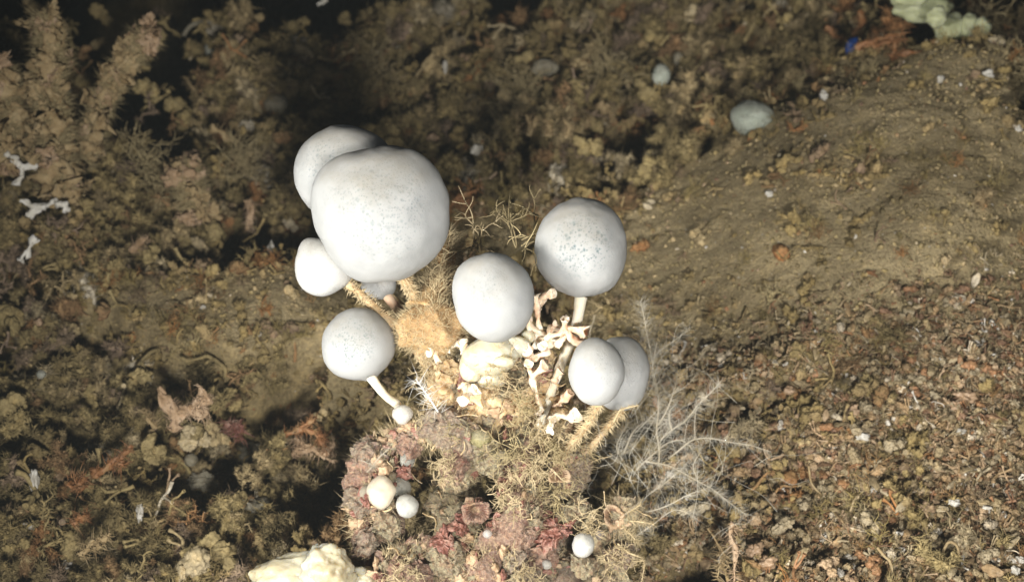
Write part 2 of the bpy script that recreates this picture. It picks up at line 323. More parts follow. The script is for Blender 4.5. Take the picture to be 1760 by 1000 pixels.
# ------------------------------------------------------------------ geometry helpers
def ico(n):
    if n not in ico.c:
        bm = bmesh.new(); bmesh.ops.create_icosphere(bm, subdivisions=n, radius=1.0)
        ico.c[n] = (np.array([v.co[:] for v in bm.verts]), np.array([[v.index for v in f.verts] for f in bm.faces])); bm.free()
    return ico.c[n]
ico.c = {}
class MB:
    def __init__(s): s.v = []; s.f = []; s.n = 0
    def add(s, v, f):
        v = np.asarray(v, float)
        s.v.append(v)
        s.f.append((np.asarray(f) + s.n)); s.n += len(v); return s
    def data(s, name):
        me = bpy.data.meshes.new(name); V = np.concatenate(s.v)
        loops = np.concatenate([f.ravel() for f in s.f]); tot = np.concatenate([np.full(len(f), f.shape[1]) for f in s.f])
        start = np.concatenate([[0], np.cumsum(tot)[:-1]])
        me.vertices.add(len(V)); me.vertices.foreach_set("co", V.ravel())
        me.loops.add(len(loops)); me.loops.foreach_set("vertex_index", loops.astype(np.int32))
        me.polygons.add(len(tot)); me.polygons.foreach_set("loop_start", start.astype(np.int32)); me.polygons.foreach_set("loop_total", tot.astype(np.int32))
        me.polygons.foreach_set("use_smooth", np.ones(len(tot), bool)); me.update(calc_edges=True); me.validate()
        return me
    def build(s, name, mat, parent=None, origin=None):
        if origin is not None: s.v = [v - np.asarray(origin) for v in s.v]
        me = s.data(name); me.materials.append(mat)
        o = bpy.data.objects.new(name, me); C.objects.link(o)
        if parent is not None: o.parent = parent
        elif origin is not None: o.location = origin
        return o
def tag(o, label=None, cat=None, group=None, kind=None):
    if label: o['label'] = label
    if cat: o['category'] = cat
    if group: o['group'] = group
    if kind: o['kind'] = kind
    return o
def thing(name, label, cat, loc, group=None):
    o = bpy.data.objects.new(name, None); C.objects.link(o); o.location = loc; o.empty_display_size = 0.1
    return tag(o, label, cat, group)

def lump(c, r, amp=0.15, freq=2.0, n=4, seed=0, axes=None, ridged=False, oct_=4):
    v, f = ico(n); c = np.asarray(c, float); r = np.asarray(r, float) * np.ones(3)
    nz = fbm(v * freq + seed * 3.7, oct_, seed)
    if ridged: nz = 1 - 2 * np.abs(nz)
    q = v * (1 + amp * nz)[:, None] * r
    if axes is not None: q = q @ np.asarray(axes)
    return q + c, f
def crumple(v, a):
    o = np.stack([fbm(v * 9 + 3 * k, 4, 70 + k, 0.62) for k in range(3)], 1); w = np.abs(fbm(v * 17, 2, 79))[:, None]
    return v + a * o * (0.5 + w)
CAMAX = np.stack([RT, UP, -FW])
def spline(pts, n=8):
    p = np.asarray(pts, float)
    if len(p) == 2: t = np.linspace(0, 1, n + 1)[:, None]; return p[0] * (1 - t) + p[1] * t
    e = np.vstack([2 * p[0] - p[1], p, 2 * p[-1] - p[-2]]); out = []
    for i in range(len(p) - 1):
        a, b, c, d = e[i:i + 4]
        for k in range(n):
            t = k / n
            out.append(0.5 * ((2 * b) + (-a + c) * t + (2 * a - 5 * b + 4 * c - d) * t * t + (-a + 3 * b - 3 * c + d) * t ** 3))
    out.append(p[-1]); return np.array(out)
def tube(path, rad, sides=8, amp=0.0, freq=8.0, seed=0, cup=False, cap=True, cd=0.35):
    p = np.asarray(path, float); m = len(p); rad = np.asarray(rad, float) * np.ones(m) if np.ndim(rad) == 0 else np.interp(np.linspace(0, 1, m), np.linspace(0, 1, len(rad)), rad)
    t = np.gradient(p, axis=0); t /= np.linalg.norm(t, axis=1)[:, None] + 1e-9
    ref = np.array([0.13, 0.31, 0.94]) if abs(t[0] @ np.array([0.13, 0.31, 0.94])) < 0.9 else np.array([0.95, 0.2, 0.1])
    N = []; a = np.cross(t[0], ref); a /= np.linalg.norm(a)
    for i in range(m):
        a = a - t[i] * (a @ t[i]); a /= np.linalg.norm(a) + 1e-9; N.append(a)
    N = np.array(N); B = np.cross(t, N); th = np.linspace(0, 2 * np.pi, sides, endpoint=False)
    ring = N[:, None, :] * np.cos(th)[None, :, None] + B[:, None, :] * np.sin(th)[None, :, None]
    rr = rad[:, None] * np.ones(sides)
    if amp:
        q = (p[:, None, :] + ring * rad[:, None, None]).reshape(-1, 3)
        rr = rr * (1 + amp * fbm(q * freq, 3, seed).reshape(m, sides))
    v = (p[:, None, :] + ring * rr[:, :, None]).reshape(-1, 3)
    i, j = np.meshgrid(np.arange(m - 1), np.arange(sides), indexing='ij'); j2 = (j + 1) % sides
    f = np.stack([i * sides + j, i * sides + j2, (i + 1) * sides + j2, (i + 1) * sides + j], -1).reshape(-1, 4)
    extra = [v]; fl = [f]; n = len(v)
    def disc(base, centre, flip):
        nonlocal n
        extra.append(np.array([centre])); k = np.arange(sides); q = np.stack([base + k, base + (k + 1) % sides, np.full(sides, n), np.full(sides, n)], 1)
        n += 1; return q[:, :3] if flip else q[:, [1, 0, 2]]
    tris = []
    if cap:
        tris.append(disc(0, p[0], False))
        if cup:
            inner = p[-1] + ring[-1] * (rr[-1] * 0.8)[:, None]; deep = p[-1] - t[-1] * rad[-1] * cd + ring[-1] * (rr[-1] * 0.45)[:, None]
            extra += [inner, deep]; k = np.arange(sides); k2 = (k + 1) % sides; b0 = (m - 1) * sides
            fl.append(np.stack([b0 + k, b0 + k2, n + k2, n + k], 1)); fl.append(np.stack([n + k, n + k2, n + sides + k2, n + sides + k], 1))
            n += 2 * sides; tris.append(disc(n - sides, p[-1] - t[-1] * rad[-1] * (cd + 0.1), True))
        else: tris.append(disc((m - 1) * sides, p[-1], True))
    V = np.vstack(extra); F = np.vstack(fl)
    out = [(V, F)]
    if tris: out.append((None, np.vstack(tris)))
    return out
def add_tube(mb, *a, **k):
    parts = tube(*a, **k); base = mb.n
    mb.add(*parts[0])
    for _, f in parts[1:]: mb.f.append(f + base)
    return mb
def spikes(mb, roots, dirs, lens, r, rng, curl=0.35):
    """bent tapering hairs, three-sided, all at once"""
    n = len(roots); roots = np.asarray(roots, float); d = dirs / (np.linalg.norm(dirs, axis=1)[:, None] + 1e-9)
    a = np.cross(d, rng.normal(size=(n, 3))); a /= np.linalg.norm(a, axis=1)[:, None] + 1e-9; b = np.cross(d, a)
    L = (np.ones(n) * lens)[:, None]; R = (np.ones(n) * r)[:, None]
    bend = rng.normal(size=(n, 3)) * curl
    mid = roots + d * L * 0.5 + bend * L * 0.12; tip = roots + d * L + bend * L * 0.5
    vs = []
    for c, s in ((roots, 1.0), (mid, 0.75)):
        for k in range(3):
            th = 2 * np.pi * k / 3; vs.append(c + (a * math.cos(th) + b * math.sin(th)) * R * s)
    vs.append(tip); V = np.stack(vs, 1).reshape(-1, 3); base = np.arange(n)[:, None] * 7
    q = np.array([[0, 1, 4, 3], [1, 2, 5, 4], [2, 0, 3, 5]]); t = np.array([[3, 4, 6], [4, 5, 6], [5, 3, 6]])
    b0 = mb.n
    mb.v.append(V); mb.n += len(V)
    mb.f.append((base[:, None, :] + q[None]).reshape(-1, 4) + b0); mb.f.append((base[:, None, :] + t[None]).reshape(-1, 3) + b0)
    return mb
def unit(v): v = np.asarray(v, float); return v / (np.linalg.norm(v) + 1e-9)
def rdir(rng): return unit(rng.normal(size=3))
def twiggy(mb, root, d, L, r, depth, rng, spread=0.7, kids=3, sides=5, cup=False, wob=0.25, hair=None):
    d = unit(d); n = 4; pts = [np.asarray(root, float)]; dd = d
    for i in range(n):
        dd = unit(dd + rng.normal(size=3) * wob * 0.6); pts.append(pts[-1] + dd * L / n)
    pts = np.array(pts); rr = [r, r * 0.85, r * 0.75, r * 0.7, r * (1.5 if cup and depth == 0 else 0.45)]
    if cup and depth > 0: rr[-1] = r * 0.75
    add_tube(mb, spline(pts, 2), rr, sides, cup=cup and depth == 0)
    if hair is not None: hair.append((pts, r))
    if depth > 0:
        for k in range(kids):
            i = rng.integers(2, n + 1); a = unit(dd * 0.8 + rng.normal(size=3) * spread)
            twiggy(mb, pts[i], a, L * rng.uniform(0.55, 0.85), r * 0.75, depth - 1, rng, spread, kids, sides, cup, wob, hair)
def hairs_on(mb, path, rad, count, length, r, rng, curl=0.35, tilt=0.3):
    p = np.asarray(path); k = rng.uniform(0, len(p) - 1.001, count); i = k.astype(int); t = (k - i)[:, None]
    c = p[i] * (1 - t) + p[i + 1] * t; ax = p[i + 1] - p[i]; ax /= np.linalg.norm(ax, axis=1)[:, None] + 1e-9
    d = rng.normal(size=(count, 3)); d -= ax * np.sum(d * ax, 1)[:, None]; d /= np.linalg.norm(d, axis=1)[:, None] + 1e-9
    R = np.interp(k / (len(p) - 1), np.linspace(0, 1, len(np.atleast_1d(rad))), np.atleast_1d(rad))
    spikes(mb, c + d * (R * 0.8)[:, None], d + ax * tilt, length * rng.uniform(0.5, 1.3, count), r, rng, curl)
def hairs_lump(mb, v, cen, count, length, r, rng, curl=0.5):
    i = rng.integers(0, len(v), count); d = v[i] - np.asarray(cen); d /= np.linalg.norm(d, axis=1)[:, None]
    spikes(mb, v[i] - d * 0.01, d + rng.normal(size=(count, 3)) * 0.5, length * rng.uniform(0.4, 1.4, count), r, rng, curl)

# ------------------------------------------------------------------ seabed sheet
def warp(n, lo, hi, mid_lo, mid_hi, share=0.86):
    k = int(n * share); a = np.linspace(mid_lo, mid_hi, k)
    e = (n - k) // 2; t = np.linspace(0, 1, e + 1)[1:] ** 1.7
    return np.concatenate([(mid_lo + (lo - mid_lo) * t)[::-1], a, mid_hi + (hi - mid_hi) * t])
xs = warp(760, -22, 22, -6.2, 6.6); ys = warp(700, -14, 22, -2.9, 7.6)
X, Y = np.meshgrid(xs, ys); Z = height(X.ravel(), Y.ravel())
gv = np.stack([X.ravel(), Y.ravel(), Z], 1); nx, ny = len(xs), len(ys)
i, j = np.meshgrid(np.arange(ny - 1), np.arange(nx - 1), indexing='ij')
gf = np.stack([i * nx + j, i * nx + j + 1, (i + 1) * nx + j + 1, (i + 1) * nx + j], -1).reshape(-1, 4)
g = MB().add(gv, gf).build("seabed", M['ground']); tag(g, kind='structure')
at = g.data.attributes.new("silt", 'FLOAT', 'POINT'); at.data.foreach_set("value", mud_mask(X.ravel(), Y.ravel()).astype(np.float32))

# ------------------------------------------------------------------ fragment shapes, unit size, shared by every copy
def frag_branch(seed):
    rng = np.random.default_rng(seed); mb = MB(); d = unit([1, 0, 0.1])
    twiggy(mb, -d * 0.5, d, 1.0, 0.085, 1, rng, 0.9, 2, 7, True, 0.35)
    return mb
def frag_crumb(seed):
    rng = np.random.default_rng(seed); mb = MB()
    for k in range(3):
        v, f = ico(4); nz = 0.35 * fbm(v * 1.7 + seed, 2, seed * 5 + k) - 0.30 * np.abs(fbm(v * 3.1 + seed, 3, seed * 5 + k + 50, 0.6)) + 0.12 * fbm(v * 9, 2, seed + 3)
        mb.add(v * (1.1 + nz)[:, None] * rng.uniform(0.16, 0.34, 3) + rng.normal(size=3) * 0.22, f)
    return mb
def frag_tangle(seed):
    rng = np.random.default_rng(seed); mb = MB(); hair = []
    for k in range(4): twiggy(mb, rng.normal(size=3) * 0.15, rdir(rng) + np.array([0, 0, 0.5]), 0.5, 0.05, 1, rng, 1.0, 2, 5, False, 0.5, hair)
    for pts, r in hair: hairs_on(mb, pts, r, 9, 0.16, 0.014, rng)
    return mb
def frag_fuzzy(seed):
    rng = np.random.default_rng(seed); mb = MB()
    for k in range(3):
        c = rng.normal(size=3) * 0.2; v, f = lump(c, rng.uniform(0.14, 0.3, 3), 0.6, 2.4, 3, seed * 7 + k, oct_=3); mb.add(v, f)
        hairs_lump(mb, v, c, 110, 0.10, 0.016, rng)
    return mb
def frag_flake(seed):
    rng = np.random.default_rng(seed); v, f = ico(3); q = v * np.array([0.55, 0.22 * rng.uniform(0.6, 1.3), 0.045])
    q[:, 2] += 0.35 * (0.25 - q[:, 0] ** 2 - q[:, 1] ** 2); q += 0.05 * np.stack([fbm(v * 2 + seed, 3, k + seed) for k in range(3)], 1)
    return MB().add(q, f)
def frag_tuft(seed):
    rng = np.random.default_rng(seed); mb = MB()
    for k in range(5):
        twiggy(mb, rng.normal(size=3) * 0.05, np.array([0, 0, 1.0]) + rng.normal(size=3) * 0.55, 0.55, 0.022, 2, rng, 0.7, 3, 3, False, 0.3)
    return mb
def frag_grain(seed):
    return MB().add(*lump((0, 0, 0), np.array([0.5, 0.4, 0.32]), 0.3, 1.3, 2, seed, oct_=2))
def frag_worm(seed):
    rng = np.random.default_rng(seed); p = [np.array([-0.5, 0, 0])]
    d = np.array([1.0, 0, 0])
    for k in range(7):
        d = unit(d + rng.normal(size=3) * np.array([0.7, 0.7, 0.35])); p.append(p[-1] + d * 0.2)
    return add_tube(MB(), spline(p, 3), [0.03, 0.035, 0.03, 0.02], 6, cup=True)

def frag_lacy(seed):
    """dead coral bough: branching, knobbly, furred with turf"""
    rng = np.random.default_rng(seed); mb = MB(); hair = []
    twiggy(mb, (0, 0, -0.45), (rng.normal() * 0.4, rng.normal() * 0.4, 1), 0.55, 0.055, 2, rng, 0.9, 3, 7, seed % 2 == 0, 0.5, hair)
    mb.v = [crumple(v * 1.0, 0.035) for v in mb.v]
    for pts, r in hair:
        hairs_on(mb, pts, r, 46, 0.13, 0.012, rng, 1.2)
        for k in range(2):
            c = pts[rng.integers(1, 4)] + rng.normal(size=3) * r; v, f = lump(c, rng.uniform(0.03, 0.075, 3), 0.6, 2.4, 2, int(rng.integers(999)), oct_=3); mb.add(v, f)
    return mb
def make_set(name, gens, mat):
    col = bpy.data.collections.new(name); out = []
    for k, (fn, seed) in enumerate(gens):
        me = fn(seed).data(name); me.materials.append(mat); o = bpy.data.objects.new("%s_%02d" % (name, k), me); col.objects.link(o); out.append(me)
    return col, out
rub_col, rub_me = make_set("rubble_shapes", [(frag_branch, s) for s in range(5)] + [(frag_crumb, s) for s in range(10, 14)] + [(frag_tangle, s) for s in range(20, 26)] + [(frag_fuzzy, s) for s in range(30, 38)], M['rubble'])
hash_col, hash_me = make_set("hash_shapes", [(frag_flake, s) for s in range(6)] + [(frag_branch, s) for s in range(40, 44)] + [(frag_crumb, s) for s in range(50, 52)] + [(frag_tangle, 71), (frag_fuzzy, 72), (frag_fuzzy, 73)] + [(frag_worm, 60), (frag_worm, 61)], M['hash'])
grain_col, _ = make_set("grain_shapes", [(frag_grain, s) for s in range(4)] + [(frag_flake, 9)], M['grain'])
turf_col, turf_me = make_set("turf_shapes", [(frag_tuft, s) for s in range(6)], M['turf'])

lace_col, lace_me = make_set("bough_shapes", [(frag_lacy, s) for s in range(10)], M['rubble'])

def scatter(name, pts, rot, scl, pick, tint, col, label):
    me = bpy.data.meshes.new(name); me.vertices.add(len(pts)); me.vertices.foreach_set("co", np.asarray(pts, float).ravel())
    def att(n, t, a, key):
        x = me.attributes.new(n, t, 'POINT'); x.data.foreach_set(key, np.ascontiguousarray(a).ravel())
    att("rot", 'FLOAT_VECTOR', rot.astype(np.float32), "vector"); att("scl", 'FLOAT_VECTOR', scl.astype(np.float32), "vector")
    att("pick", 'INT', pick.astype(np.int32), "value"); att("tint", 'FLOAT_VECTOR', tint.astype(np.float32), "vector")
    o = bpy.data.objects.new(name, me); C.objects.link(o); tag(o, label, None, None, 'stuff')
    ng = bpy.data.node_groups.new(name, 'GeometryNodeTree')
    ng.interface.new_socket("Geometry", in_out='INPUT', socket_type='NodeSocketGeometry'); ng.interface.new_socket("Geometry", in_out='OUTPUT', socket_type='NodeSocketGeometry')
    gi = ng.nodes.new("NodeGroupInput"); go = ng.nodes.new("NodeGroupOutput"); ip = ng.nodes.new("GeometryNodeInstanceOnPoints")
    ci = ng.nodes.new("GeometryNodeCollectionInfo"); ci.inputs[0].default_value = col; ci.inputs[1].default_value = True; ci.inputs[2].default_value = True
    def na(n, t):
        x = ng.nodes.new("GeometryNodeInputNamedAttribute"); x.data_type = t; x.inputs[0].default_value = n; return x.outputs[0]
    L = ng.links.new; L(gi.outputs[0], ip.inputs["Points"]); L(ci.outputs[0], ip.inputs["Instance"]); ip.inputs["Pick Instance"].default_value = True
    L(na("pick", 'INT'), ip.inputs["Instance Index"])
    er = ng.nodes.new("FunctionNodeEulerToRotation"); L(na("rot", 'FLOAT_VECTOR'), er.inputs[0]); L(er.outputs[0], ip.inputs["Rotation"])
    L(na("scl", 'FLOAT_VECTOR'), ip.inputs["Scale"]); L(ip.outputs[0], go.inputs[0])
    o.modifiers.new("pieces", 'NODES').node_group = ng
    return o

RUB_TINTS = np.array([(0.27, 0.215, 0.10), (0.33, 0.265, 0.13), (0.22, 0.175, 0.085), (0.36, 0.285, 0.16), (0.27, 0.165, 0.085), (0.33, 0.165, 0.07), (0.25, 0.185, 0.14), (0.44, 0.37, 0.24), (0.55, 0.51, 0.42)])
RUB_P = np.array([0.22, 0.22, 0.15, 0.15, 0.08, 0.035, 0.07, 0.06, 0.015]); RUB_P /= RUB_P.sum()
HASH_TINTS = np.array([(0.34, 0.235, 0.13), (0.31, 0.245, 0.145), (0.32, 0.165, 0.08), (0.40, 0.29, 0.185), (0.23, 0.13, 0.08), (0.38, 0.32, 0.215), (0.20, 0.155, 0.09), (0.56, 0.49, 0.38), (0.64, 0.62, 0.57)])
HASH_P = np.array([0.20, 0.24, 0.09, 0.12, 0.08, 0.11, 0.10, 0.045, 0.015]); HASH_P /= HASH_P.sum()

def field(n, rng, wfun, lo=(-7.5, -3.0), hi=(8.0, 8.6), near=1.3):
    out = []
    while sum(map(len, out)) < n:
        x = rng.uniform(lo[0], hi[0], 60000); y = rng.uniform(lo[1], hi[1], 60000)
        d = 5.9 + (y + 2.2) * 0.82; w = wfun(x, y) * np.clip((8.0 / np.maximum(d, 5)) ** near, 0, 1.1) / 1.1
        half = 0.36 * np.maximum(d, 6) + 1.6
        k = (rng.uniform(size=len(x)) < w) & (np.abs(x) < half * 1.15); out.append(np.stack([x[k], y[k]], 1))
    q = np.concatenate(out)[:n]; return q[:, 0], q[:, 1]
rng = np.random.default_rng(7)
def clump(x, y): return 0.10 + 0.90 * sstep(-0.3, 0.5, fbm(np.stack([x, y, x * 0], 1) * 1.7, 2, 91))
# rubble
n = 60000; x, y = field(n, rng, lambda a, b: (1 - 0.97 * mud_mask(a, b)) * (1 - 0.75 * hash_mask(a, b)) * clump(a, b))
s = 0.040 + 0.10 * rng.uniform(size=n) ** 2.4; u_ = rng.uniform(size=n); zt = height(x, y, False, True); zl = height(x, y); z = zl + s * 0.2 + (zt - zl) * np.where(u_ < 0.5, 0, u_ ** 1.5) * sstep(-0.2, 0.4, fbm(np.stack([x, y, x * 0], 1) * 5, 2, 97))
loc_t = np.clip(vnoise(np.stack([x, y, x * 0], 1) * 2.3, 13) * 0.5 + 0.5, 0, 1)
t = RUB_TINTS[rng.choice(len(RUB_TINTS), n, p=RUB_P)] * rng.uniform(0.75, 1.2, (n, 1)); t = t * (0.8 + 0.4 * loc_t[:, None]) * np.array([1.0, 0.95, 0.85])
scatter("coral_rubble", np.stack([x, y, z], 1), rng.uniform(-3.14, 3.14, (n, 3)), (s[:, None] * rng.uniform(0.8, 1.25, (n, 3))) * 1.15, rng.integers(0, len(rub_me), n), t, rub_col, "brown rubble of broken dead coral coated with turf and silt")
# boughs of dead coral standing up out of the rubble, open between them
n = 9500; x, y = field(n, rng, lambda a, b: (1 - 0.99 * mud_mask(a, b)) * (1 - 0.93 * hash_mask(a, b)) * clump(a + 4, b + 2), near=0.6)
px_, py_, d_ = flat_px(x, y); far = sstep(450, 150, py_)
s = 0.15 + 0.34 * rng.uniform(size=n) ** 1.6 * (0.65 + 0.35 * far); z = height(x, y, False, True) - 0.34 * rng.uniform(size=n) ** 0.8 + 0.02
t = RUB_TINTS[rng.choice(len(RUB_TINTS), n, p=RUB_P)] * rng.uniform(0.7, 1.2, (n, 1))
scatter("coral_boughs", np.stack([x, y, z], 1), np.stack([rng.normal(0, 0.6, n), rng.normal(0, 0.6, n), rng.uniform(-3.14, 3.14, n)], 1), s[:, None] * rng.uniform(0.8, 1.2, (n, 3)), rng.integers(0, len(lace_me), n), t, lace_col, "open thicket of dead coral branches furred with brown turf")
# shell hash
n = 56000; x, y = field(n, rng, lambda a, b: hash_mask(a, b) * (1 - 0.35 * mud_mask(a, b)), (0.5, -3.0), (8.0, 3.5))
s = 0.022 + 0.085 * rng.uniform(size=n) ** 3; z = height(x, y) + s * 0.12 + 0.05 * rng.uniform(size=n)
rot = np.stack([rng.normal(0, 0.45, n), rng.normal(0, 0.45, n), rng.uniform(-3.14, 3.14, n)], 1)
t = HASH_TINTS[rng.choice(len(HASH_TINTS), n, p=HASH_P)] * rng.uniform(0.75, 1.2, (n, 1))
scatter("shell_gravel", np.stack([x, y, z], 1), rot, (s[:, None] * rng.uniform(0.8, 1.25, (n, 3))), rng.integers(0, len(hash_me), n), t, hash_col, "orange and tan gravel of shell and coral bits")
# grains over the silt
n = 60000; x, y = field(n, rng, lambda a, b: 0.25 + 0.75 * mud_mask(a, b))
s = 0.006 + 0.026 * rng.uniform(size=n) ** 6; z = height(x, y) + s * 0.2
t = np.where(rng.uniform(size=(n, 1)) < 0.93, RUB_TINTS[rng.integers(0, 4, n)], HASH_TINTS[rng.integers(0, 9, n)]) * rng.uniform(0.7, 1.25, (n, 1))
scatter("silt_grains", np.stack([x, y, z], 1), rng.uniform(-3.14, 3.14, (n, 3)), s[:, None] * rng.uniform(0.7, 1.3, (n, 3)) * 1.4, rng.integers(0, 5, n), t, grain_col, "fine pale and brown grains lying on the silt")
# turf
n = 9000; x, y = field(n, rng, lambda a, b: (1 - 0.96 * mud_mask(a, b)) * (1 - 0.8 * hash_mask(a, b)) * clump(a + 9, b))
s = 0.07 + 0.15 * rng.uniform(size=n) ** 1.8; z = height(x, y) + 0.03
t = RUB_TINTS[rng.integers(0, 8, n)] * rng.uniform(0.8, 1.4, (n, 1)) * np.array([1.05, 1.05, 0.9])
scatter("hydroid_turf", np.stack([x, y, z], 1), np.stack([rng.normal(0, 0.5, n), rng.normal(0, 0.5, n), rng.uniform(-3.14, 3.14, n)], 1), s[:, None] * np.ones((n, 3)), rng.integers(0, 6, n), t, turf_col, "short bushy brown turf growing over the rubble")

# ------------------------------------------------------------------ larger fragments, each an object of its own
LAND = [("black pit", 250, 190), ("tall turf column", 90, 130), ("three-armed white coral", 36, 285), ("forked white coral", 80, 355), ("small bent white coral", 50, 428), ("small bright white sponge", 553, 458), ("paired big sponges", 620, 330), ("knobbly pink coral", 320, 705), ("dark hollow", 400, 760), ("white shell splinter", 58, 825), ("bright orange twig", 190, 795),
        ("bottom cream sponge", 520, 960), ("speckled grey sponge", 617, 591), ("row of tan spikes", 940, 215), ("pale green knob", 1137, 130), ("pale green round sponge", 1292, 202), ("blue fragment", 1467, 80), ("lobed green sponge", 1640, 35), ("far rim of the seabed", 800, 20), ("pale shell knuckle", 682, 85), ("upper left void", 60, 20), ("upright pit sponge", 360, 85), ("dim green sponge", 474, 180),
        ("forked tan coral", 1690, 340), ("peach shell", 1660, 682), ("round white gravel shell", 1640, 864), ("bluish curved shell", 1483, 750), ("thin bare twig", 1240, 945), ("hook-shaped worm tube", 1520, 965), ("bone-shaped twig", 1262, 930), ("curved shell sliver", 1555, 918), ("whitish pebble", 1357, 671), ("bottom right corner", 1745, 985), ("lower left corner", 10, 985)]
def where(px, py):
    n, a, b = min(LAND, key=lambda l: math.hypot(l[1] - px, l[2] - py)); dx, dy = px - a, py - b
    far = "just " if math.hypot(dx, dy) < 70 else ""
    if abs(dx) > 2.2 * abs(dy): rel = "right of" if dx > 0 else "left of"
    elif abs(dy) > 2.2 * abs(dx): rel = "below" if dy > 0 else "above"
    else: rel = ("below" if dy > 0 else "above") + (" and right of" if dx > 0 else " and left of")
    return rel + " the " + n
RUBN = ["olive-brown", "tan", "dark brown", "light brown", "rusty brown", "rust-coloured", "purplish brown", "pale tan", "whitish"]
HASHN = ["light brown", "tan", "rust-coloured", "buff", "dark reddish", "pale tan", "dark brown"]
KINDS = [("coral_fragment", "{} broken coral branch {}", "coral fragment", rub_me[0:5], "broken coral branches"),
         ("rubble_lump", "rough {} dead coral lump {}", "rubble", rub_me[5:9], "rough lumps of dead coral"),
         ("turf_tangle", "tangled {} turf-covered twig {}", "turf", rub_me[9:15], "tangled turf pieces")]
rng = np.random.default_rng(99); used_labels = set()
def frag(name, label, cat, group, me, loc, s, rot, tint):
    if label in used_labels: return
    used_labels.add(label)
    o = bpy.data.objects.new(name, me); C.objects.link(o); o.location = loc; o.rotation_euler = rot; o.scale = (s, s, s)
    o["tint"] = [float(a) for a in tint]; return tag(o, label, cat, group)
for x0, x1, y0, y1 in [(0, 430, 250, 1000), (0, 600, 0, 250), (600, 1150, 0, 420), (1150, 1760, 0, 260)]:
    for kn, lab, cat, mes, grp in KINDS:
        for k in range(24):
            px, py = rng.uniform(x0 + 10, x1 - 10), rng.uniform(y0 + 12, y1 - 12); q = on_ground(px, py)
            if mud_mask(q[:1], q[1:2])[0] > 0.5 or q[2] < -0.6: continue
            s = rng.uniform(0.13, 0.25); ti = int(rng.choice(9, p=RUB_P))
            frag(kn, lab.format(RUBN[ti], where(px, py)), cat, grp, mes[rng.integers(len(mes))], (q[0], q[1], q[2] + s * 0.1), s, rng.uniform(-3, 3, 3), RUB_TINTS[ti] * rng.uniform(0.9, 1.2))
for k in range(100):
    px, py = rng.uniform(1190, 1750), rng.uniform(700, 990); q = on_ground(px, py); s = rng.uniform(0.07, 0.15); ti = int(rng.integers(7))
    nm, lab, cat, mes, grp = (("shell_flake", "curved {} shell flake {}", "shell", hash_me[0:6], "shell flakes in the gravel"), ("coral_fragment", "small {} coral branch {}", "coral fragment", hash_me[6:10], "coral bits in the gravel"), ("gravel_lump", "rough {} gravel lump {}", "stone", hash_me[10:12], "lumps in the gravel"))[k % 3]
    frag(nm, lab.format(HASHN[ti], where(px, py)), cat, grp, mes[rng.integers(len(mes))], (q[0], q[1], q[2] + 0.02), s, (rng.normal(0, .4), rng.normal(0, .4), rng.uniform(-3, 3)), HASH_TINTS[ti] * rng.uniform(0.9, 1.1))

# ------------------------------------------------------------------ encrusted framework in the middle foreground
rng = np.random.default_rng(5)
fr = thing("dead_coral_framework", "purple and pink crusted dead coral framework carrying the white sponges", "coral framework", P(850, 1000, 8.0))
FO = np.array(fr.location)
BR = [([(645, 1060), (650, 980), (640, 900), (645, 830), (665, 765)], [.19, .17, .15, .17, .13], 8.0),
      ([(655, 790), (700, 748), (760, 738), (820, 760)], [.12, .10, .11, .13], 7.95),
      ([(835, 1070), (830, 1000), (800, 930), (775, 860), (800, 790), (850, 745)], [.26, .22, .17, .12, .14, .15], 8.0),
      ([(850, 960), (895, 890), (900, 820), (885, 755)], [.18, .14, .12, .12], 7.9),
      ([(960, 1070), (950, 990), (940, 920), (955, 850), (985, 790), (1000, 740)], [.24, .19, .17, .14, .12, .08], 8.05),
      ([(1060, 1080), (1040, 1000), (1030, 950), (1060, 900), (1085, 870)], [.2, .17, .15, .12, .09], 7.95),
      ([(660, 985), (730, 960), (800, 985), (870, 975)], [.14, .15, .16, .15], 7.8),
      ([(900, 750), (930, 700), (925, 640), (900, 600)], [.16, .14, .12, .1], 8.1),
      ([(800, 760), (790, 700), (810, 650), (840, 620)], [.17, .17, .15, .12], 8.1),
      ([(850, 750), (860, 690), (870, 640)], [.2, .2, .16], 8.15)]
hair = MB(); fr_pts = []
for k, (pts, rr, d) in enumerate(BR):
    path = spline([P(a, b, d + 0.12 * math.sin(i * 1.7 + k)) for i, (a, b) in enumerate(pts)], 22)
    path = spline(path, 2); b = MB(); rr = [q_ * 0.84 for q_ in rr]; add_tube(b, path, rr, 84, 0.42, 6.0, k); b.v[0] = crumple(b.v[0], 0.026); o = b.build("branch", M['inner'] if k >= 7 else M[('framework', 'framework_lilac', 'framework_tan')[k % 3]], fr, FO)
    fr_pts.append((path, rr)); hairs_on(hair, path, rr, 2400, 0.05, 0.0022, rng, 1.4)
for k, (a, b_, r, d) in enumerate([(620, 860, 26, 7.85), (665, 900, 22, 7.8), (700, 770, 20, 7.85), (632, 780, 24, 7.9), (770, 960, 26, 7.7), (720, 990, 24, 7.7), (880, 960, 26, 7.7), (990, 880, 28, 7.85), (930, 950, 24, 7.75), (1070, 950, 22, 7.8), (840, 780, 30, 7.8), (780, 800, 22, 7.8),
        (905, 690, 30, 7.95), (770, 650, 32, 7.95), (760, 690, 26, 7.95), (830, 670, 32, 7.95), (960, 690, 22, 8.0), (610, 830, 16, 7.85), (625, 935, 20, 7.8), (1000, 970, 20, 7.75), (905, 905, 22, 7.75)]):
    b = MB().add(*lump(P(a, b_, d), np.array([r, r * 1.15, r]) * K * d, 0.28, 2.2, 5, k + 200)); b.v[0] = crumple(b.v[0], 0.028); o = b.build("knob", M['inner'] if b_ < 735 else M[('framework_lilac', 'framework_tan', 'framework')[k % 3]], fr, FO)
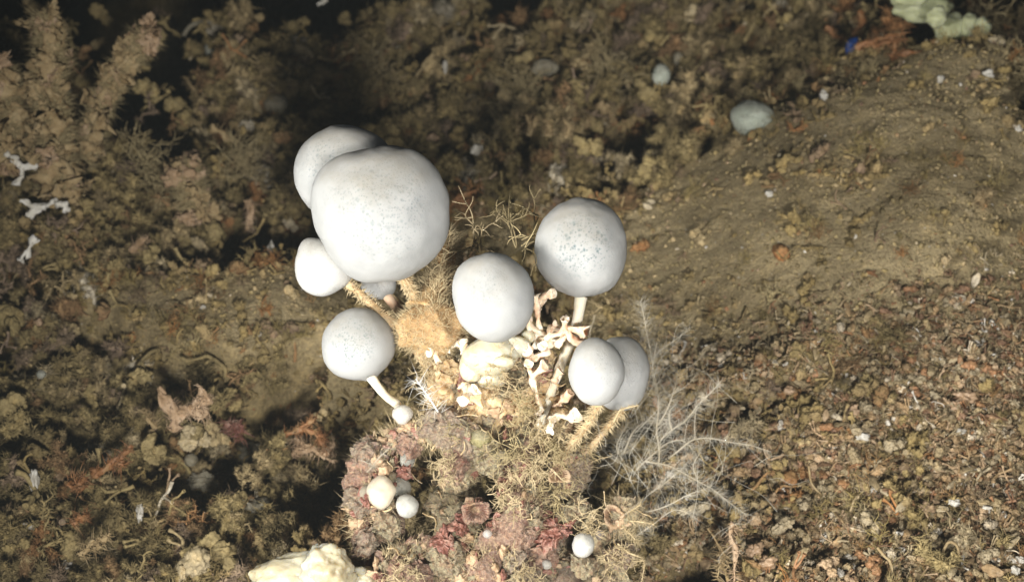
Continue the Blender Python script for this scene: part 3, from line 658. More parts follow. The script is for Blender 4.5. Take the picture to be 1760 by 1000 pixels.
for k, (a, b_, r, d) in enumerate([(790, 905, 13, 7.75), (868, 835, 12, 7.75), (700, 810, 10, 7.8), (630, 850, 12, 7.75), (760, 930, 12, 7.7), (955, 905, 16, 7.75), (860, 905, 10, 7.7), (940, 925, 12, 7.7)]):
    b = MB().add(*lump(P(a, b_, d), np.array([r * 1.0, r * 1.5, r * 0.7]) * K * d, 0.5, 2.5, 5, k + 300)); b.v[0] = crumple(b.v[0], 0.04); b.build("red_crust", M['red'], fr, FO)
hair.build("turf_hairs", M['hair'], fr, FO)['kind'] = 'stuff'
fuzz = [MB(), MB(), MB()]                                          # crust crumbs, worm tubes and threads over the framework
for path, rr in fr_pts:
    R = np.interp(np.linspace(0, 1, len(path)), np.linspace(0, 1, len(rr)), rr)
    for q in range(110):
        i = rng.integers(0, len(path)); dn = unit(rng.normal(size=3) - FW * 1.2 + np.array([0, 0, 0.3]))
        c = path[i] + dn * R[i] * 0.95; v, f = lump(c, rng.uniform(0.010, 0.045, 3), 0.5, 2, 3, q); fuzz[rng.choice(3, p=[.5, .35, .15])].add(v, f)
for q in range(3): fuzz[q].build('crust_crumbs', (M['framework_tan'], M['pinktan'], M['red'])[q], fr, FO)['kind'] = 'stuff'
worms = MB()
for path, rr in fr_pts:
    R = np.interp(np.linspace(0, 1, len(path)), np.linspace(0, 1, len(rr)), rr)
    for q in range(24):
        i = rng.integers(2, len(path) - 2); dn = unit(rng.normal(size=3) - FW * 1.3); c = path[i] + dn * R[i] * 1.03; pp = [c]; dd = rdir(rng)
        for s_ in range(5):
            dd = unit(dd + rng.normal(size=3) * 0.7); pp.append(pp[-1] + dd * 0.035 + dn * 0.003)
        add_tube(worms, spline(pp, 3), rng.uniform(0.0025, 0.006), 5)
worms.build("worm_tubes", M['stalk'], fr, FO)['kind'] = 'stuff'
def cup_coral(px, py, d, r, mat, label, facing=(0, -0.8, 0.5)):
    c = P(px, py, d); ax = unit(facing); r = r * K * d; o = thing("cup_coral", label, "cup coral", c - ax * r * 1.6)
    path = spline([c - ax * r * 1.6, c - ax * r * 0.8, c], 8); b = MB(); add_tube(b, path, [r * 0.6, r * 0.75, r * 1.05], 40, 0.32, 9, 3, cup=True, cd=0.9); b.v[0] = crumple(b.v[0], 0.02); b.build("wall", mat, o, o.location)
    b = MB(); s = MB()
    a = unit(np.cross(ax, [0, 0, 1])); e = np.cross(ax, a)
    for k in range(36):
        th = k * math.tau / 24; rd = a * math.cos(th) + e * math.sin(th)
        add_tube(s, [c + rd * r * 0.95, c + rd * r * 0.6 - ax * r * 0.15, c + rd * r * 0.3 - ax * r * 0.6], [r * 0.025, r * 0.03, r * 0.02], 4)
    s.build("septa", M['red'], o, o.location)
cup_coral(818, 880, 7.72, 24, M['framework'], "open brown cup coral with dark throat on the framework front")
cup_coral(962, 812, 7.75, 15, M['pinktan'], "small round cup coral high on the right framework branch", (0.3, -0.6, 0.7))
cup_coral(1055, 886, 7.75, 17, M['pinktan'], "pinkish cup coral among threads at the right end", (0.2, -0.8, 0.6))

# ------------------------------------------------------------------ sponges
def sponge(label, px, py, rx, ry, d, stalk=None, mat=None, n=5, rot=0, lobes=(), amp=0.05, squash=0.95, seed=0, stalk_mat='stalk', hairy=0, srad=(8, 9), group='white stalked sponges', zone=(0.0, 0.1), zr=1.0, pore=0.0, pscale=26):
    c = P(px, py, d); k = K * d; base = c - UP * ry * k
    if stalk: base = P(*stalk[-1])
    o = thing("stalked_sponge" if stalk else "ball_sponge", label, "sponge", base, group)
    v, f = ico(n); R = np.array([rx, ry, (rx + ry) / 2 * squash]) * k
    rad = 1 + amp * 1.25 * fbm(v * 1.15 + seed, 3, seed) + 0.006 * fbm(v * 7 + seed, 2, seed)
    for (lx, ly, lz, w, h) in lobes:
        l = unit([lx, ly, lz]); rad = rad + h * np.exp(-np.sum((v - l) ** 2, 1) / w ** 2)
    cr, sr = math.cos(math.radians(rot)), math.sin(math.radians(rot)); q = v * rad[:, None] * R
    q = np.stack([q[:, 0] * cr - q[:, 1] * sr, q[:, 0] * sr + q[:, 1] * cr, q[:, 2]], 1) @ CAMAX
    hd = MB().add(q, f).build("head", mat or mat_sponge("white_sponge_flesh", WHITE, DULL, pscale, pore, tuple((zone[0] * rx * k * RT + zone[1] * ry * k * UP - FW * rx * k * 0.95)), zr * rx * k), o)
    hd.location = Vector(c) - Vector(base)
    if stalk:
        path = spline([P(*s) for s in stalk], 10); r = np.array([srad[0] * 1.35, *srad]) * k
        b = MB(); add_tube(b, path, r, 18, 0.10, 14, seed); st = b.build("stalk", M[stalk_mat], o, base)
        if hairy:
            b = MB(); hairs_on(b, path, r, hairy, 0.034, 0.0032, np.random.default_rng(seed), 0.6); hb = b.build("hairs", M['hair'], st); hb.data.transform(Matrix.Translation(-Vector(base))); hb['kind'] = 'stuff'
    return o
sponge("largest white ball sponge with small pores, in front of its twin", 652, 366, 114, 119, 7.55, [(690, 470, 7.75), (715, 510, 7.85), (745, 545, 7.95), (775, 620, 8.1)], n=6, rot=8, lobes=[(0.75, 0.6, 0.2, 0.5, 0.09), (-0.75, 0.5, 0.5, 0.45, 0.07), (0.05, 1, 0.1, 0.35, -0.02), (0.85, -0.6, 0, 0.4, 0.05), (-0.2, -1, 0, 0.5, 0.05), (-0.9, -0.5, 0.2, 0.4, -0.07)], amp=0.04, seed=1, stalk_mat='stalk', hairy=700, srad=(8, 9), zone=(0.05, 0.05), zr=1.15, pore=0.5, pscale=24)
sponge("big greyish white ball sponge half hidden behind the largest one", 592, 296, 88, 82, 7.9, [(600, 370, 8.0), (640, 470, 8.1), (720, 580, 8.2), (780, 660, 8.2)], n=5, rot=18, seed=2, srad=(9, 9), stalk_mat='pink_stalk', amp=0.04, zone=(-0.3, 0.15), zr=0.8, pore=0.55, pscale=26)
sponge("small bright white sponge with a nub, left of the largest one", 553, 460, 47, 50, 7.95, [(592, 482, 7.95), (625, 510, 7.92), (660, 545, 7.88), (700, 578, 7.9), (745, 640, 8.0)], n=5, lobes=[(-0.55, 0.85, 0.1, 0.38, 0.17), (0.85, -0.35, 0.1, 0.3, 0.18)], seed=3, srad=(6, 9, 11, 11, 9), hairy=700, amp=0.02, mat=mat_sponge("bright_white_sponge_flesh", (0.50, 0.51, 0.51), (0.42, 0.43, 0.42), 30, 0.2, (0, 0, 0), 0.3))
sponge("pale sponge peeping out below the largest one", 652, 490, 31, 24, 8.15, [(660, 500, 8.15), (700, 540, 8.2), (760, 640, 8.2)], n=4, seed=4, srad=(6, 8))
sponge("blue-grey speckled ball sponge low on the left, on a tan stalk", 617, 591, 62, 63, 7.85, [(632, 640, 7.83), (645, 658, 7.8), (662, 680, 7.82), (686, 700, 7.9), (700, 745, 7.95)], n=5, seed=5, lobes=[(-0.7, -0.6, 0.2, 0.5, 0.04), (0.35, -0.95, 0.1, 0.22, 0.10)], srad=(8, 7, 7, 8, 8), stalk_mat='pale_stalk', zone=(-0.1, 0.1), zr=1.0, pore=0.9, pscale=34, amp=0.025)
sponge("smooth egg-shaped white sponge in the middle above the cream mass", 846, 509, 69, 78, 7.45, [(850, 560, 7.6), (845, 600, 7.9), (845, 650, 8.0)], n=5, rot=8, seed=6, lobes=[(-0.3, 1, 0, 0.35, -0.03)], srad=(12, 14), stalk_mat='pale_stalk', zone=(-0.1, 0.2), zr=0.75, pore=0.28, pscale=34, amp=0.04)
sponge("right-hand white ball sponge with a patch of dark pores", 1000, 427, 80, 88, 7.8, [(998, 510, 7.8), (994, 540, 7.8), (984, 580, 7.85), (965, 625, 7.9), (945, 680, 7.95), (925, 740, 8.0)], n=6, rot=0, seed=7, srad=(9, 9, 9, 8, 8, 8), stalk_mat='pale_stalk', lobes=[(-0.7, 0.5, 0, 0.3, 0.015)], zone=(-0.03, 0.05), zr=0.95, pore=1.0, pscale=24, amp=0.045)
sponge("smooth grey-white sponge in front of the low right pair", 1026, 638, 49, 58, 7.45, [(1030, 690, 7.5), (1015, 722, 7.6), (985, 760, 7.75), (955, 800, 7.9)], n=5, rot=6, seed=8, srad=(6, 7, 8, 8), hairy=500, amp=0.04, pore=0.1)
sponge("grey-white sponge behind in the low right pair", 1066, 642, 50, 66, 7.72, [(1070, 705, 7.72), (1058, 716, 7.7), (1030, 750, 7.8), (990, 800, 7.95)], n=5, rot=-8, seed=9, srad=(5, 6, 7, 7), hairy=400, amp=0.04, pore=0.1)
SMALL = [("tiny white round sponge at the foot of the tan stalk", 692, 711, 17, 17, 7.75, (0.8, 0.8, 0.76)), ("translucent pale sponge ball with a faint star, left hollow", 699, 868, 19, 20, 7.65, (0.6, 0.63, 0.6)), ("pale translucent sponge lobe above the faint-star ball", 690, 840, 17, 20, 7.8, (0.5, 0.52, 0.47)), ("faint grey sponge on the left framework branch", 700, 790, 13, 17, 7.8, (0.4, 0.4, 0.36)),
         ("small white egg sponge on the right framework branch", 1003, 935, 19, 22, 7.6, (0.72, 0.75, 0.74)), ("tiny pale sponge beside the bottom edge of the framework", 940, 970, 9, 9, 7.6, (0.55, 0.56, 0.53)), ("pinhead white sponge under the brown cup coral", 838, 917, 8, 8, 7.55, (0.8, 0.82, 0.82)), ("tiny clear bead sponge right of the small egg sponge", 1030, 918, 8, 9, 7.65, (0.42, 0.36, 0.33)), ("pale green bead sponge on top of the framework", 826, 755, 19, 17, 7.72, (0.42, 0.38, 0.18))]
for k, (lab, a, b_, rx, ry, d, colr) in enumerate(SMALL):
    colr = tuple(0.62 * c for c in colr)
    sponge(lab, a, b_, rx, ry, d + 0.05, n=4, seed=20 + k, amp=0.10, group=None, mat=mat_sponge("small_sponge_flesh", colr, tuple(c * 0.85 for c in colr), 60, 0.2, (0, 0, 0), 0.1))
# round white-and-green sponge on the left branch: two lobes
t = thing("two_lobed_sponge", "cream white and grey-green two-lobed sponge on the left branch", "sponge", P(652, 880, 7.85))
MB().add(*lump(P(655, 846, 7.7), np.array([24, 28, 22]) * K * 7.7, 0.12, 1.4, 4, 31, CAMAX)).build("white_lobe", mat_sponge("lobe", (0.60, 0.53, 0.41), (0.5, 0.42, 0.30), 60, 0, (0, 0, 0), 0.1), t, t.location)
MB().add(*lump(P(630, 850, 7.75), np.array([16, 18, 14]) * K * 7.75, 0.08, 1.2, 4, 32, CAMAX)).build("green_lobe", M['clear'], t, t.location)
# cream mass under the middle sponge
t = thing("cream_sponge_mass", "glowing cream-yellow lobed sponge below the middle white sponge", "sponge", P(850, 670, 8.0))
for k, (a, b_, rx, ry, d) in enumerate([(843, 612, 50, 34, 7.72), (886, 596, 26, 20, 7.74), (810, 628, 20, 30, 7.78), (866, 622, 18, 10, 7.62), (845, 650, 26, 18, 7.82), (908, 578, 12, 12, 7.8)]):
    MB().add(*lump(P(a, b_, d), np.array([rx, ry, min(rx, ry)]) * K * d, 0.08, 1.5, 5, 40 + k, CAMAX)).build("lobe", M['cream'], t, t.location)
# cream mass at the bottom edge
t = thing("folded_cream_sponge", "large folded cream sponge cut off by the bottom edge", "sponge", P(520, 1040, 8.0))
for k, (a, b_, rx, ry, d) in enumerate([(525, 1005, 92, 52, 7.7), (560, 978, 45, 40, 7.65), (480, 1020, 60, 36, 7.7), (618, 1000, 34, 26, 7.75), (545, 950, 13, 16, 7.7)]):
    MB().add(*lump(P(a, b_, d), np.array([rx, ry, min(rx, ry)]) * K * d, 0.15, 2.2, 5, 50 + k, CAMAX)).build("lobe", M['cream'], t, t.location)
# tan sac with fuzzy neck
rng = np.random.default_rng(12)
t = thing("tan_sac_sponge", "tan sac-shaped sponge with a furry neck between white sponges", "sponge", P(745, 620, 8.0))
v, f = lump(P(740, 562, 7.85), np.array([56, 46, 44]) * K * 7.85, 0.14, 1.5, 5, 61, CAMAX); v = crumple(v, 0.012); MB().add(v, f).build("body", M['sac'], t, t.location)
path = spline([P(735, 540, 7.88), P(755, 495, 7.95), P(765, 450, 8.0), P(770, 400, 8.05)], 14); b = MB(); add_tube(b, path, [0.10, 0.08, 0.06, 0.04], 24, 0.5, 8, 3); b.build("neck", M['sac'], t, t.location)
b = MB(); hairs_on(b, path, [0.10, 0.08, 0.06, 0.04], 2400, 0.05, 0.0025, rng, 1.2); hairs_lump(b, v, P(740, 562, 7.85), 3600, 0.036, 0.0018, rng, 1.2); b.build("fur", M['hair'], t, t.location)['kind'] = 'stuff'

# ------------------------------------------------------------------ corals
def coral(label, segs, d, mat, group=None, name="branching_coral", cat="coral", r=8, n=6, rough=False):
    first = segs[0][0]; o = thing(name, label, cat, P(first[0], first[1], d + (first[2] if len(first) > 2 else 0)), group)
    for s_ in segs:
        pts = spline([P(q[0], q[1], d + (q[2] if len(q) > 2 else 0)) for q in s_], n); k = K * d * (1.0 if rough else 0.8); rr = [r * 1.0 * k, r * 0.8 * k, r * 0.85 * k, r * 1.05 * k, r * 1.5 * k] if not rough else [r * k, r * 0.75 * k, r * 0.9 * k, r * 0.6 * k, r * 0.28 * k]
        b = MB(); add_tube(b, pts, rr, 26, 0.34 if not rough else 0.55, 20, len(s_), cup=not rough); b.v[0] = crumple(b.v[0], 0.022 if not rough else min(0.05, r * k * 0.9))
        if rough: hairs_on(b, pts, rr, 70, 0.05, 0.004, np.random.default_rng(int(first[0])), 1.2)
        b.build("polyp_branch", mat, o, o.location)
    return o
coral("pinkish white branching coral between the middle and right sponges", [[(918, 600), (925, 570), (922, 540), (920, 505)], [(922, 530), (935, 510, -0.05), (953, 506, -0.08)], [(915, 578), (935, 572), (950, 580)], [(935, 575), (950, 560), (960, 555, -0.05)], [(930, 570), (912, 560, -0.05), (905, 545, -0.1)], [(945, 575), (935, 590, -0.08), (932, 598, -0.12)], [(925, 600), (930, 585), (945, 588, -0.1)]], 7.85, M['coral'], r=8)
coral("star-shaped pinkish coral spray crossing the right sponge stalk", [[(945, 582), (960, 572), (975, 566)], [(972, 568), (972, 556, -0.05), (973, 546, -0.08)], [(975, 566), (990, 568), (1008, 570, -0.05)], [(975, 570), (982, 580), (1000, 588, 0.05)], [(972, 568), (965, 580, 0.05), (955, 590, 0.08)]], 7.7, M['coral'], r=7.5)
coral("small pinkish coral with cups left of the cream mass", [[(775, 605), (757, 602), (738, 606, -0.05)], [(757, 602), (750, 612, -0.05), (752, 622, -0.06)], [(770, 605), (780, 595), (795, 592, -0.05)], [(795, 612), (797, 602), (800, 590, -0.1)]], 7.8, M['coral'], r=6.5)
coral("white coral cup at the base right of the middle sponge", [[(925, 620), (915, 610), (905, 598, -0.1)], [(920, 615), (930, 605), (938, 592, -0.1)], [(912, 625), (908, 612, -0.05), (905, 606, -0.1)]], 7.8, M['coral'], r=8)
coral("cream coral knuckle low on the right, beside the pair of sponges", [[(948, 725), (960, 715), (978, 708), (992, 712, -0.05)], [(960, 716), (952, 728, -0.05), (948, 738, -0.08)]], 7.7, M['coral'], r=7)
coral("upright white coral stem below the cream mass", [[(925, 715), (924, 690), (920, 665), (917, 640)], [(919, 650), (928, 640, -0.05), (936, 634, -0.08)], [(918, 645), (910, 634, -0.05), (908, 628, -0.1)]], 7.8, M['coral'], r=6)
coral("pale coral cup at the left foot of the sac sponge", [[(790, 660), (805, 668), (818, 672, -0.1)], [(800, 668), (800, 680, -0.1), (795, 690, -0.15)]], 7.75, M['coral'], r=9)
coral("pink coral prong under the pair of sponges", [[(950, 700), (968, 690), (985, 672, -0.05)], [(955, 655), (957, 648, -0.05), (966, 640, -0.06)]], 7.85, M['pink_stalk'], r=7)
def ground_coral(label, segs, mat, r=8, group=None, lift=0.45):
    cx = np.mean([q[0] for s_ in segs for q in s_]); cy = np.mean([q[1] for s_ in segs for q in s_]); g_ = on_ground(cx, cy); d = float((g_ - CAM) @ FW) - lift
    return coral(label, segs, d, mat, group, "dead_coral_branch", "coral", r, rough=mat is not M['white_coral'])
ground_coral("white three-armed dead coral branch at the left edge", [[(8, 262), (22, 275), (34, 287)], [(34, 287), (32, 302), (28, 318)], [(34, 287), (52, 286), (74, 286)]], M['white_coral'], 7)
ground_coral("white forked dead coral branch below the three-armed one", [[(35, 345), (55, 355), (75, 355)], [(75, 355), (90, 345), (100, 352)], [(75, 355), (60, 362), (48, 372)], [(95, 350), (108, 352), (116, 362)]], M['white_coral'], 6)
ground_coral("upright whitish coral bit at left with a bent top", [[(46, 445), (48, 425), (62, 410)], [(48, 430), (38, 436), (30, 446)]], M['white_coral'], 6)
ground_coral("tan forked coral lying on the bright silt at right", [[(1672, 350), (1685, 338), (1688, 328)], [(1683, 342), (1690, 352), (1682, 360)], [(1688, 340), (1698, 334), (1697, 326)]], M['tan'], 6, lift=0.1)
ground_coral("orange-tan coral twig above the grey speckled sponge, at left", [[(430, 345), (432, 360), (430, 380), (425, 400)]], M['pinktan'], 7)
ground_coral("tan coral spike in the left middle", [[(225, 432), (240, 420), (256, 410)]], M['pinktan'], 5)
ground_coral("tan coral twig lying in the lower left", [[(135, 955), (155, 940), (175, 925)], [(160, 938), (172, 935), (190, 915)]], M['tan'], 6)
ground_coral("pinkish knobbly coral branch beside the dark hollow at left", [[(292, 735), (305, 715), (325, 705), (345, 690)], [(325, 703), (345, 710), (360, 708)], [(305, 715), (296, 700), (290, 690)], [(340, 700), (352, 690), (352, 675)]], M['pinktan'], 11)
ground_coral("long tan spike in the lower left", [[(268, 738), (258, 722), (248, 702)]], M['tan'], 5)
ground_coral("rusty branching coral left of the framework, upper twig", [[(490, 745), (520, 738), (545, 745), (565, 752)], [(520, 738), (532, 725), (545, 718)], [(545, 745), (555, 760), (560, 775)]], M['orange'], 6)
ground_coral("rusty branching coral left of the framework, lower twig", [[(500, 780), (525, 772), (552, 782), (580, 790)], [(530, 772), (515, 760), (505, 752)], [(550, 782), (560, 768), (578, 760)]], M['pinktan'], 6)
ground_coral("orange coral twig behind the largest sponge", [[(768, 360), (785, 345), (805, 332), (830, 318)], [(790, 342), (800, 350), (812, 352)]], M['orange'], 5)
ground_coral("net of orange coral twigs beside the blue fragment", [[(1475, 85), (1500, 70), (1530, 62), (1560, 55)], [(1500, 80), (1525, 74), (1560, 68)], [(1530, 64), (1540, 80), (1532, 98)], [(1530, 100), (1560, 92), (1600, 100)]], M['orange'], 5)
ground_coral("orange coral twigs in the upper right corner", [[(1420, 45), (1435, 60), (1455, 72)], [(1480, 20), (1478, 45), (1465, 62)], [(1395, 120), (1440, 122), (1500, 115)]], M['orange'], 5)
ground_coral("thin bare twig at the lower right of the framework", [[(1215, 905), (1240, 945), (1262, 990)], [(1240, 945), (1238, 968), (1232, 995)]], M['tan'], 2.2)
ground_coral("pinkish bone-shaped twig in the lower right gravel", [[(1262, 895), (1258, 920), (1264, 945), (1262, 1000)]], M['pinktan'], 4.5)
ground_coral("dark red coral lump inside the left hollow", [[(405, 725), (412, 740), (410, 755)], [(405, 740), (398, 732), (395, 722)]], M['red'], 10)
ground_coral("bright orange twig in the lower left rubble", [[(160, 815), (185, 800), (205, 785), (222, 765)], [(190, 797), (205, 795), (215, 800)]], M['orange'], 7)
ground_coral("short orange coral piece at lower left, next to dark gaps", [[(118, 828), (132, 822), (146, 818)], [(130, 822), (138, 832), (142, 838)]], M['orange'], 8)
ground_coral("rusty coral bit at the far lower left", [[(125, 900), (138, 890), (152, 880)]], M['orange'], 7)
ground_coral("brown coral crook beside the top of the left bank", [[(365, 218), (385, 228), (402, 240), (412, 238)]], M['tan'], 5)
for k, (a, h_) in enumerate([(888, 40), (910, 38), (1000, 45), (940, 30), (975, 34)]):
    ground_coral(["pointed tan coral spike behind the sponges, leftmost of the row", "forked tan spike second from left in the row", "tallest right-hand tan spike of the row", "low tan spike in the middle of the row", "thin tan spike beside the tallest one"][k], [[(a, 235), (a + 3, 235 - h_ * 0.5), (a - 2, 235 - h_)]] + ([[(a + 2, 222), (a + 10, 212), (a + 13, 200)]] if k in (1, 2) else []), M['tan'], 4.5, "pointed tan spikes behind the sponges")
ground_coral("broad tan branch sloping in the back", [[(1025, 175), (1042, 195), (1052, 212)]], M['tan'], 9)
ground_coral("white chip of coral at the top, left of the middle", [[(545, 8), (552, 4), (560, -2)]], M['white_coral'], 5)

# ------------------------------------------------------------------ loose finds on the seabed
def blob(name, label, cat, px, py, rx, ry, mat, amp=0.12, freq=1.8, n=4, seed=0, lift=0.5):
    g_ = on_ground(px, py + ry * 0.7); d = float((g_ - CAM) @ FW) - ry * K * 8 * lift; c = P(px, py, d); k = K * d
    v, f = lump((0, 0, 0), np.array([rx, ry, min(rx, ry)]) * k, amp, freq, n, seed, CAMAX); o = MB().add(v, f).build(name, mat); o.location = c; return tag(o, label, cat)
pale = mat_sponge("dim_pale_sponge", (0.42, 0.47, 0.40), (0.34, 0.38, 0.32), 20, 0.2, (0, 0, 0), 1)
blob("ball_sponge", "pale green round sponge far up on the right slope", "sponge", 1292, 202, 36, 30, pale, 0.10, 1.4, 5, 1)
blob("ball_sponge", "small pale green sponge knob in the back right of middle", "sponge", 1137, 130, 15, 19, pale, 0.1, 1.4, 4, 2)
blob("ball_sponge", "tiny dim sponge right above the pale green knob", "sponge", 1166, 102, 9, 13, M['clear'], 0.1, 1.4, 4, 3)
blob("ball_sponge", "small bluish sponge on the upper left bank", "sponge", 109, 158, 14, 11, pale, 0.1, 1.4, 4, 4)
blob("ball_sponge", "grey oval sponge on the turf tower at upper left", "sponge", 76, 108, 12, 22, M['clear'], 0.1, 1.4, 4, 5)
blob("ball_sponge", "small upright pale sponge right of the black pit", "sponge", 360, 85, 9, 15, pale, 0.1, 1.4, 4, 6)
blob("ball_sponge", "dim green sponge in the hollow above the big sponges", "sponge", 474, 180, 20, 18, M['clear'], 0.12, 1.4, 4, 7)
blob("ball_sponge", "pinkish grey sponge lump at the back of the middle", "sponge", 936, 116, 22, 15, M['clear'], 0.15, 1.6, 4, 8)
blob("ball_sponge", "tiny cream sponge at the left edge above the coral", "sponge", 113, 266, 6, 6, M['white_coral'], 0.1, 1.4, 3, 9)
blob("ball_sponge", "grey translucent sponge by the left hollow, upper one", "sponge", 428, 775, 28, 16, M['clear'], 0.4, 2.2, 5, 10)
blob("ball_sponge", "grey translucent sponge left of the hollow, lower one", "sponge", 348, 826, 24, 15, M['clear'], 0.4, 2.2, 5, 11)
blob("ball_sponge", "hazy grey sponge low in the left foreground", "sponge", 440, 880, 30, 22, M['clear'], 0.45, 2.2, 5, 12)
blob("ball_sponge", "small grey bead sponge beside the lower translucent one", "sponge", 328, 790, 12, 12, M['clear'], 0.1, 1.6, 4, 13)
blob("ball_sponge", "pale bead among the rubble on the left", "sponge", 71, 643, 8, 8, pale, 0.1, 1.6, 3, 14)
blob("plastic_fragment", "small bright blue fragment in the upper right rubble", "fragment", 1468, 80, 13, 14, M['blue'], 0.35, 1.2, 3, 15, 1.6)
t = thing("lobed_sponge", "pale green lobed sponge cluster at the upper right edge", "sponge", on_ground(1640, 75))
for k, (a, b_, rx, ry) in enumerate([(1585, 12, 50, 26), (1560, -6, 32, 22), (1632, 48, 30, 24), (1668, 48, 18, 22), (1688, 50, 15, 19), (1610, 30, 18, 18)]):
    d = 12.9 - 0.1 * k; MB().add(*lump(P(a, b_, d), np.array([rx, ry, min(rx, ry)]) * K * d, 0.16, 1.8, 4, 70 + k, CAMAX)).build("lobe", M['green_sponge'], t, t.location)
WH = [("white shell splinter standing in the lower left rubble", 58, 825, 8, 20), ("white shell splinter beside the orange twig at lower left", 241, 878, 6, 18), ("white shell bit at the very left edge", 10, 885, 10, 8), ("pale shell chip under the standing splinter", 52, 903, 12, 6), ("white chip left of the small bright sponge", 466, 426, 5, 10), ("pale chip in the left middle rubble", 345, 462, 8, 7), ("white shell bit low on the left", 112, 970, 10, 8),
      ("round white shell on the gravel at right", 1640, 864, 9, 6), ("white oval shell near the round one", 1696, 873, 9, 5), ("peach-coloured smooth shell by the gravel edge", 1660, 682, 18, 11), ("pale round pebble beside the peach shell", 1641, 697, 9, 8), ("long pale shell sliver in the right gravel", 1652, 741, 8, 4), ("bluish white curved shell bit in the right gravel", 1483, 750, 12, 6), ("curved white shell sliver at the lower right", 1555, 918, 15, 5),
      ("white round shell in the bottom right corner", 1745, 980, 7, 7), ("cream round pebble on the right gravel", 1468, 703, 10, 8), ("whitish pebble near the middle right gravel", 1357, 671, 9, 7), ("small white shell at the right edge of the silt", 1750, 222, 6, 6), ("white coral chip in the upper right rubble", 1416, 165, 7, 9), ("grey white chip right of the pale green sponge", 1700, 130, 9, 9), ("pale chip in the far right back", 1617, 138, 6, 7), ("white chip behind the big sponges", 765, 115, 4, 9), ("pale knuckle of shell in the back middle", 682, 85, 10, 7), ("little white shell above the bright sponge pair", 820, 258, 10, 8), ("pinkish shell sliver behind the largest sponge", 745, 238, 10, 6), ("white shell fleck on the smooth silt", 1540, 487, 6, 4), ("pale shell fleck left on the smooth silt", 1322, 333, 7, 6), ("tiny pale pebble in the left sand", 400, 240, 5, 4), ("cream bead under the coral at left", 66, 555, 6, 6), ("buff shell fragment in the lower middle gravel", 1320, 965, 14, 10), ("pinkish pebble right of the bare twigs", 1298, 945, 13, 11)]
shellm = [mat_simple("white_shell", [(0.34, 0.31, 0.25), (0.50, 0.48, 0.43), (0.64, 0.63, 0.59)], 22, 0.45, spec=0.6, bmp=0.2), mat_simple("peach_shell", [(0.28, 0.18, 0.10), (0.42, 0.30, 0.20)], 18, 0.45, spec=0.6, bmp=0.2)]
for k, (lab, a, b_, rx, ry) in enumerate(WH):
    peach = any(w in lab for w in ("peach", "cream", "pinkish", "buff", "pebble"))
    blob("pebble" if "pebble" in lab or "bead" in lab else "shell_fragment", lab, "pebble" if "pebble" in lab or "bead" in lab else "shell", a, b_, rx, ry, shellm[1 if peach else 0], 0.45, 1.6, 4, 400 + k, 0.25)

# ------------------------------------------------------------------ threads, feathers, tufts
def tuft(label, px, py, d, size, n, mat, seed, up=(0, -0.2, 1), depth=2, r=0.009, spread=0.6, name="hydroid_tuft", kids=3):
    rng = np.random.default_rng(seed); c = P(px, py, d) if d else on_ground(px, py); o = thing(name, label, "hydroid", c)
    for k in range(n):
        b = MB(); twiggy(b, c + rng.normal(size=3) * 0.03, unit(up) + rng.normal(size=3) * spread, size * rng.uniform(0.6, 1.1), r, depth, rng, 0.7, kids, 4, False, 0.35); b.build("stem", mat, o, c)
    return o
tuft("small branching cream hydroid above the middle sponge", 812, 430, 7.95, 0.16, 4, M['hair'], 1, (0.5, 0, 1), 2, 0.007, 0.5)
tuft("brown branching hydroid between the sponges, behind", 885, 420, 8.1, 0.26, 4, M['olive_hair'], 2, (0, 0, 1), 2, 0.007, 0.35)
TF = [("dense tan hydroid tuft under the coral stem", 895, 700, 7.75), ("tan hydroid tuft beside the upright coral", 935, 730, 7.75), ("hanging tan hydroid beard in the middle", 915, 790, 7.65), ("tan hydroid beard further down the front", 880, 760, 7.7), ("curly tan hydroid at the cream mass", 865, 620, 7.7), ("curly olive hydroid around the dark cup", 870, 660, 7.75), ("tan tuft on the left framework top", 790, 740, 7.8), ("tan tuft left of the brown cup coral", 760, 800, 7.75), ("yellowish tuft right of the brown cup coral", 870, 850, 7.65), ("yellowish tuft on the right branch", 960, 850, 7.75), ("pale tuft at the bottom of the framework", 700, 985, 7.6), ("tan tuft on the far right branch", 1010, 900, 7.75), ("olive tuft over the pillar of the right branch", 1000, 760, 7.9), ("tan tuft around the sac sponge foot", 745, 640, 7.9), ("olive tuft at the left shoulder of the framework", 730, 720, 7.85), ("tan tuft at the foot of the right stalk", 950, 770, 7.75), ("wiry tuft at the lower right of the framework", 1060, 960, 7.75), ("wiry tuft low in the middle of the framework", 900, 985, 7.6)]
for k, (lab, a, b_, d) in enumerate(TF):
    hang = "beard" in lab; tuft(lab, a, b_, d, 0.085 if not hang else 0.11, 12, M['hair'] if k % 3 else M['olive_hair'], 100 + k, (0.2, -0.6, -0.7) if hang else (0, -0.7, 0.6), 2, 0.0034, 0.9, kids=4)
BT = [("olive hydroid fan at the rim of the black pit", 245, 292, 0.30), ("bushy hydroid at the foot of the tall turf column", 150, 265, 0.2), ("turf tuft in the far back right", 1740, 150, 0.35), ("turf tuft in the back middle", 1040, 130, 0.4), ("turf tuft behind the big sponges", 900, 170, 0.35), ("turf bush at the upper middle", 640, 130, 0.35), ("turf bush at the far upper right", 1700, 60, 0.35), ("turf bush on the left bank", 60, 220, 0.38), ("turf bush left of the dark hollow", 290, 330, 0.3), ("turf bush over the left sand", 420, 300, 0.3)]
for k, (lab, a, b_, s_) in enumerate(BT):
    tuft(lab, a, b_, None, s_ * 0.75, 14, M['olive_hair'], 300 + k, (0, -0.1, 1), 2, 0.007, 0.75, "turf_bush", 4)
